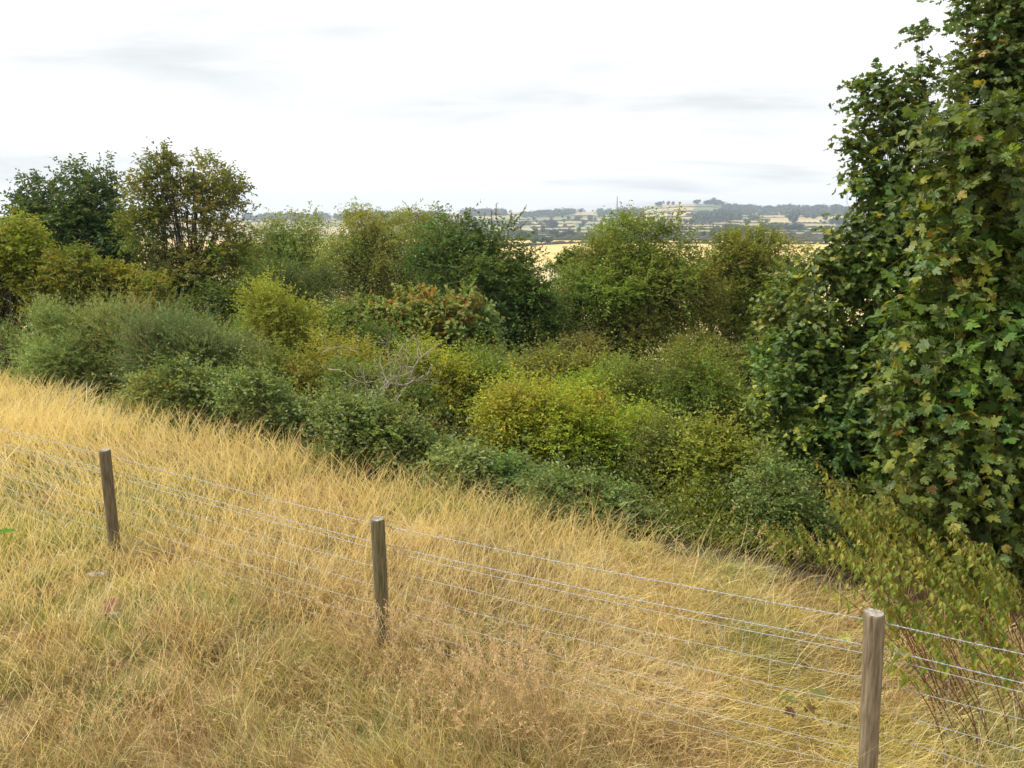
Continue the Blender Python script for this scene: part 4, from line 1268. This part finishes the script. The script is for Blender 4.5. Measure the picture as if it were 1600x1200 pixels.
# ================================================================== HAZE
HZ = 1.7e-4
me = bpy.data.meshes.new('haze')
x0, x1, y0, y1, z0, z1 = -4450, 4450, -4450, 4450, -120, 116
V = [(x0, y0, z0), (x1, y0, z0), (x1, y1, z0), (x0, y1, z0), (x0, y0, z1), (x1, y0, z1), (x1, y1, z1), (x0, y1, z1)]
me.from_pydata(V, [], [(0, 3, 2, 1), (4, 5, 6, 7), (0, 1, 5, 4), (1, 2, 6, 5), (2, 3, 7, 6), (3, 0, 4, 7)])
ho = bpy.data.objects.new('haze', me); COL.objects.link(ho)
m_, nt, out = new_mat('haze_air')
pv = node(nt, 'ShaderNodeVolumePrincipled')
pv.inputs['Color'].default_value = (.76, .88, 1.0, 1); pv.inputs['Density'].default_value = HZ
pv.inputs['Anisotropy'].default_value = .2
nt.links.new(pv.outputs[0], out.inputs['Volume'])
me.materials.append(m_)
tag(ho, 'thin summer haze over the distant hills', 'haze', None, 'stuff')

# ================================================================== SKY AND SUN
SUN_EL = math.radians(52); SUN_AZ = math.radians(-85)   # azimuth from +Y (view direction), negative = left
w = bpy.data.worlds.new('World'); sc.world = w; w.use_nodes = True
nt = w.node_tree; nt.nodes.clear()
out = nt.nodes.new('ShaderNodeOutputWorld'); bg = nt.nodes.new('ShaderNodeBackground'); bg.inputs['Strength'].default_value = .1
sky = nt.nodes.new('ShaderNodeTexSky'); sky.sky_type = 'NISHITA'; sky.sun_disc = False
sky.sun_elevation = SUN_EL; sky.sun_rotation = SUN_AZ % (2 * PI)
sky.air_density = 1; sky.dust_density = 2.5
tc = nt.nodes.new('ShaderNodeTexCoord')
sep = nt.nodes.new('ShaderNodeSeparateXYZ'); nt.links.new(tc.outputs['Generated'], sep.inputs[0])
# cloud sheet: direction projected on a high flat layer
zz = node(nt, 'ShaderNodeMath', operation='MAXIMUM'); nt.links.new(sep.outputs[2], zz.inputs[0]); zz.inputs[1].default_value = .0
za = node(nt, 'ShaderNodeMath', operation='ADD'); nt.links.new(zz.outputs[0], za.inputs[0]); za.inputs[1].default_value = .13
dx = node(nt, 'ShaderNodeMath', operation='DIVIDE'); nt.links.new(sep.outputs[0], dx.inputs[0]); nt.links.new(za.outputs[0], dx.inputs[1])
dy = node(nt, 'ShaderNodeMath', operation='DIVIDE'); nt.links.new(sep.outputs[1], dy.inputs[0]); nt.links.new(za.outputs[0], dy.inputs[1])
cmb = nt.nodes.new('ShaderNodeCombineXYZ'); nt.links.new(dx.outputs[0], cmb.inputs[0]); nt.links.new(dy.outputs[0], cmb.inputs[1])
mp = nt.nodes.new('ShaderNodeMapping'); mp.inputs['Scale'].default_value = (.55, 1.0, 1); mp.inputs['Location'].default_value = (1.3, 2.2, 0)
nt.links.new(cmb.outputs[0], mp.inputs[0])
ns = node(nt, 'ShaderNodeTexNoise', Scale=.8, Detail=6.0, Roughness=.5, Distortion=.4); nt.links.new(mp.outputs[0], ns.inputs['Vector'])
cr = nt.nodes.new('ShaderNodeValToRGB')
cr.color_ramp.elements[0].position = .24; cr.color_ramp.elements[0].color = (7.3, 7.5, 7.6, 1)
cr.color_ramp.elements[1].position = .44; cr.color_ramp.elements[1].color = (10.9, 10.9, 10.9, 1)
mp2 = nt.nodes.new('ShaderNodeMapping'); mp2.inputs['Scale'].default_value = (.9, 3.2, 1); nt.links.new(cmb.outputs[0], mp2.inputs[0])
n2 = node(nt, 'ShaderNodeTexNoise', Scale=1.0, Detail=6.0, Roughness=.6); nt.links.new(mp2.outputs[0], n2.inputs['Vector'])
# two long grey streaks of cloud and the general thin veil
def streak(cx, cy, a, b, amp, src):
    sx_ = node(nt, 'ShaderNodeMath', operation='MULTIPLY_ADD'); nt.links.new(dx.outputs[0], sx_.inputs[0]); sx_.inputs[1].default_value = 1 / a; sx_.inputs[2].default_value = -cx / a
    sy_ = node(nt, 'ShaderNodeMath', operation='MULTIPLY_ADD'); nt.links.new(dy.outputs[0], sy_.inputs[0]); sy_.inputs[1].default_value = 1 / b; sy_.inputs[2].default_value = -cy / b
    c_ = nt.nodes.new('ShaderNodeCombineXYZ'); nt.links.new(sx_.outputs[0], c_.inputs[0]); nt.links.new(sy_.outputs[0], c_.inputs[1])
    l_ = node(nt, 'ShaderNodeVectorMath', operation='LENGTH'); nt.links.new(c_.outputs[0], l_.inputs[0])
    w_ = node(nt, 'ShaderNodeMath', operation='MULTIPLY_ADD'); nt.links.new(n2.outputs[0], w_.inputs[0]); w_.inputs[1].default_value = 1.5; w_.inputs[2].default_value = -.75
    c2_ = nt.nodes.new('ShaderNodeVectorMath'); c2_.operation = 'ADD'; nt.links.new(c_.outputs[0], c2_.inputs[0]); nt.links.new(w_.outputs[0], c2_.inputs[1]); nt.links.new(c2_.outputs[0], l_.inputs[0])
    r_ = node(nt, 'ShaderNodeMapRange', interpolation_type='SMOOTHSTEP'); nt.links.new(l_.outputs['Value'], r_.inputs[0])
    r_.inputs[1].default_value = 0; r_.inputs[2].default_value = 1; r_.inputs[3].default_value = amp; r_.inputs[4].default_value = 0
    s_ = node(nt, 'ShaderNodeMath', operation='SUBTRACT'); nt.links.new(src, s_.inputs[0]); nt.links.new(r_.outputs[0], s_.inputs[1])
    return s_.outputs[0]


src_ = streak(-1.05, 3.2, 2.3, 1.2, .115, ns.outputs[0])
src_ = streak(1.15, 3.6, 3.2, 2.3, .12, src_)
nt.links.new(src_, cr.inputs[0])
mx = nt.nodes.new('ShaderNodeMix'); mx.data_type = 'RGBA'; mx.inputs['Factor'].default_value = .92
nt.links.new(sky.outputs[0], mx.inputs['A']); nt.links.new(cr.outputs[0], mx.inputs['B'])
nt.links.new(mx.outputs['Result'], bg.inputs['Color']); nt.links.new(bg.outputs[0], out.inputs['Surface'])

sl = bpy.data.lights.new('sun', 'SUN'); sl.energy = 3.9; sl.angle = math.radians(4); sl.color = (1, .95, .86)
so = bpy.data.objects.new('sun', sl); COL.objects.link(so)
dirv = Vector((math.sin(SUN_AZ) * math.cos(SUN_EL), math.cos(SUN_AZ) * math.cos(SUN_EL), math.sin(SUN_EL)))
so.rotation_euler = dirv.to_track_quat('Z', 'Y').to_euler(); so.location = (0, 0, 40)

sc.view_settings.view_transform = 'Standard'; sc.view_settings.look = 'None'
sc.view_settings.exposure = .25; sc.view_settings.gamma = 1
cy = sc.cycles
cy.max_bounces = 6; cy.diffuse_bounces = 3; cy.glossy_bounces = 2; cy.transmission_bounces = 3; cy.volume_bounces = 0; cy.transparent_max_bounces = 4
cy.sample_clamp_indirect = 8
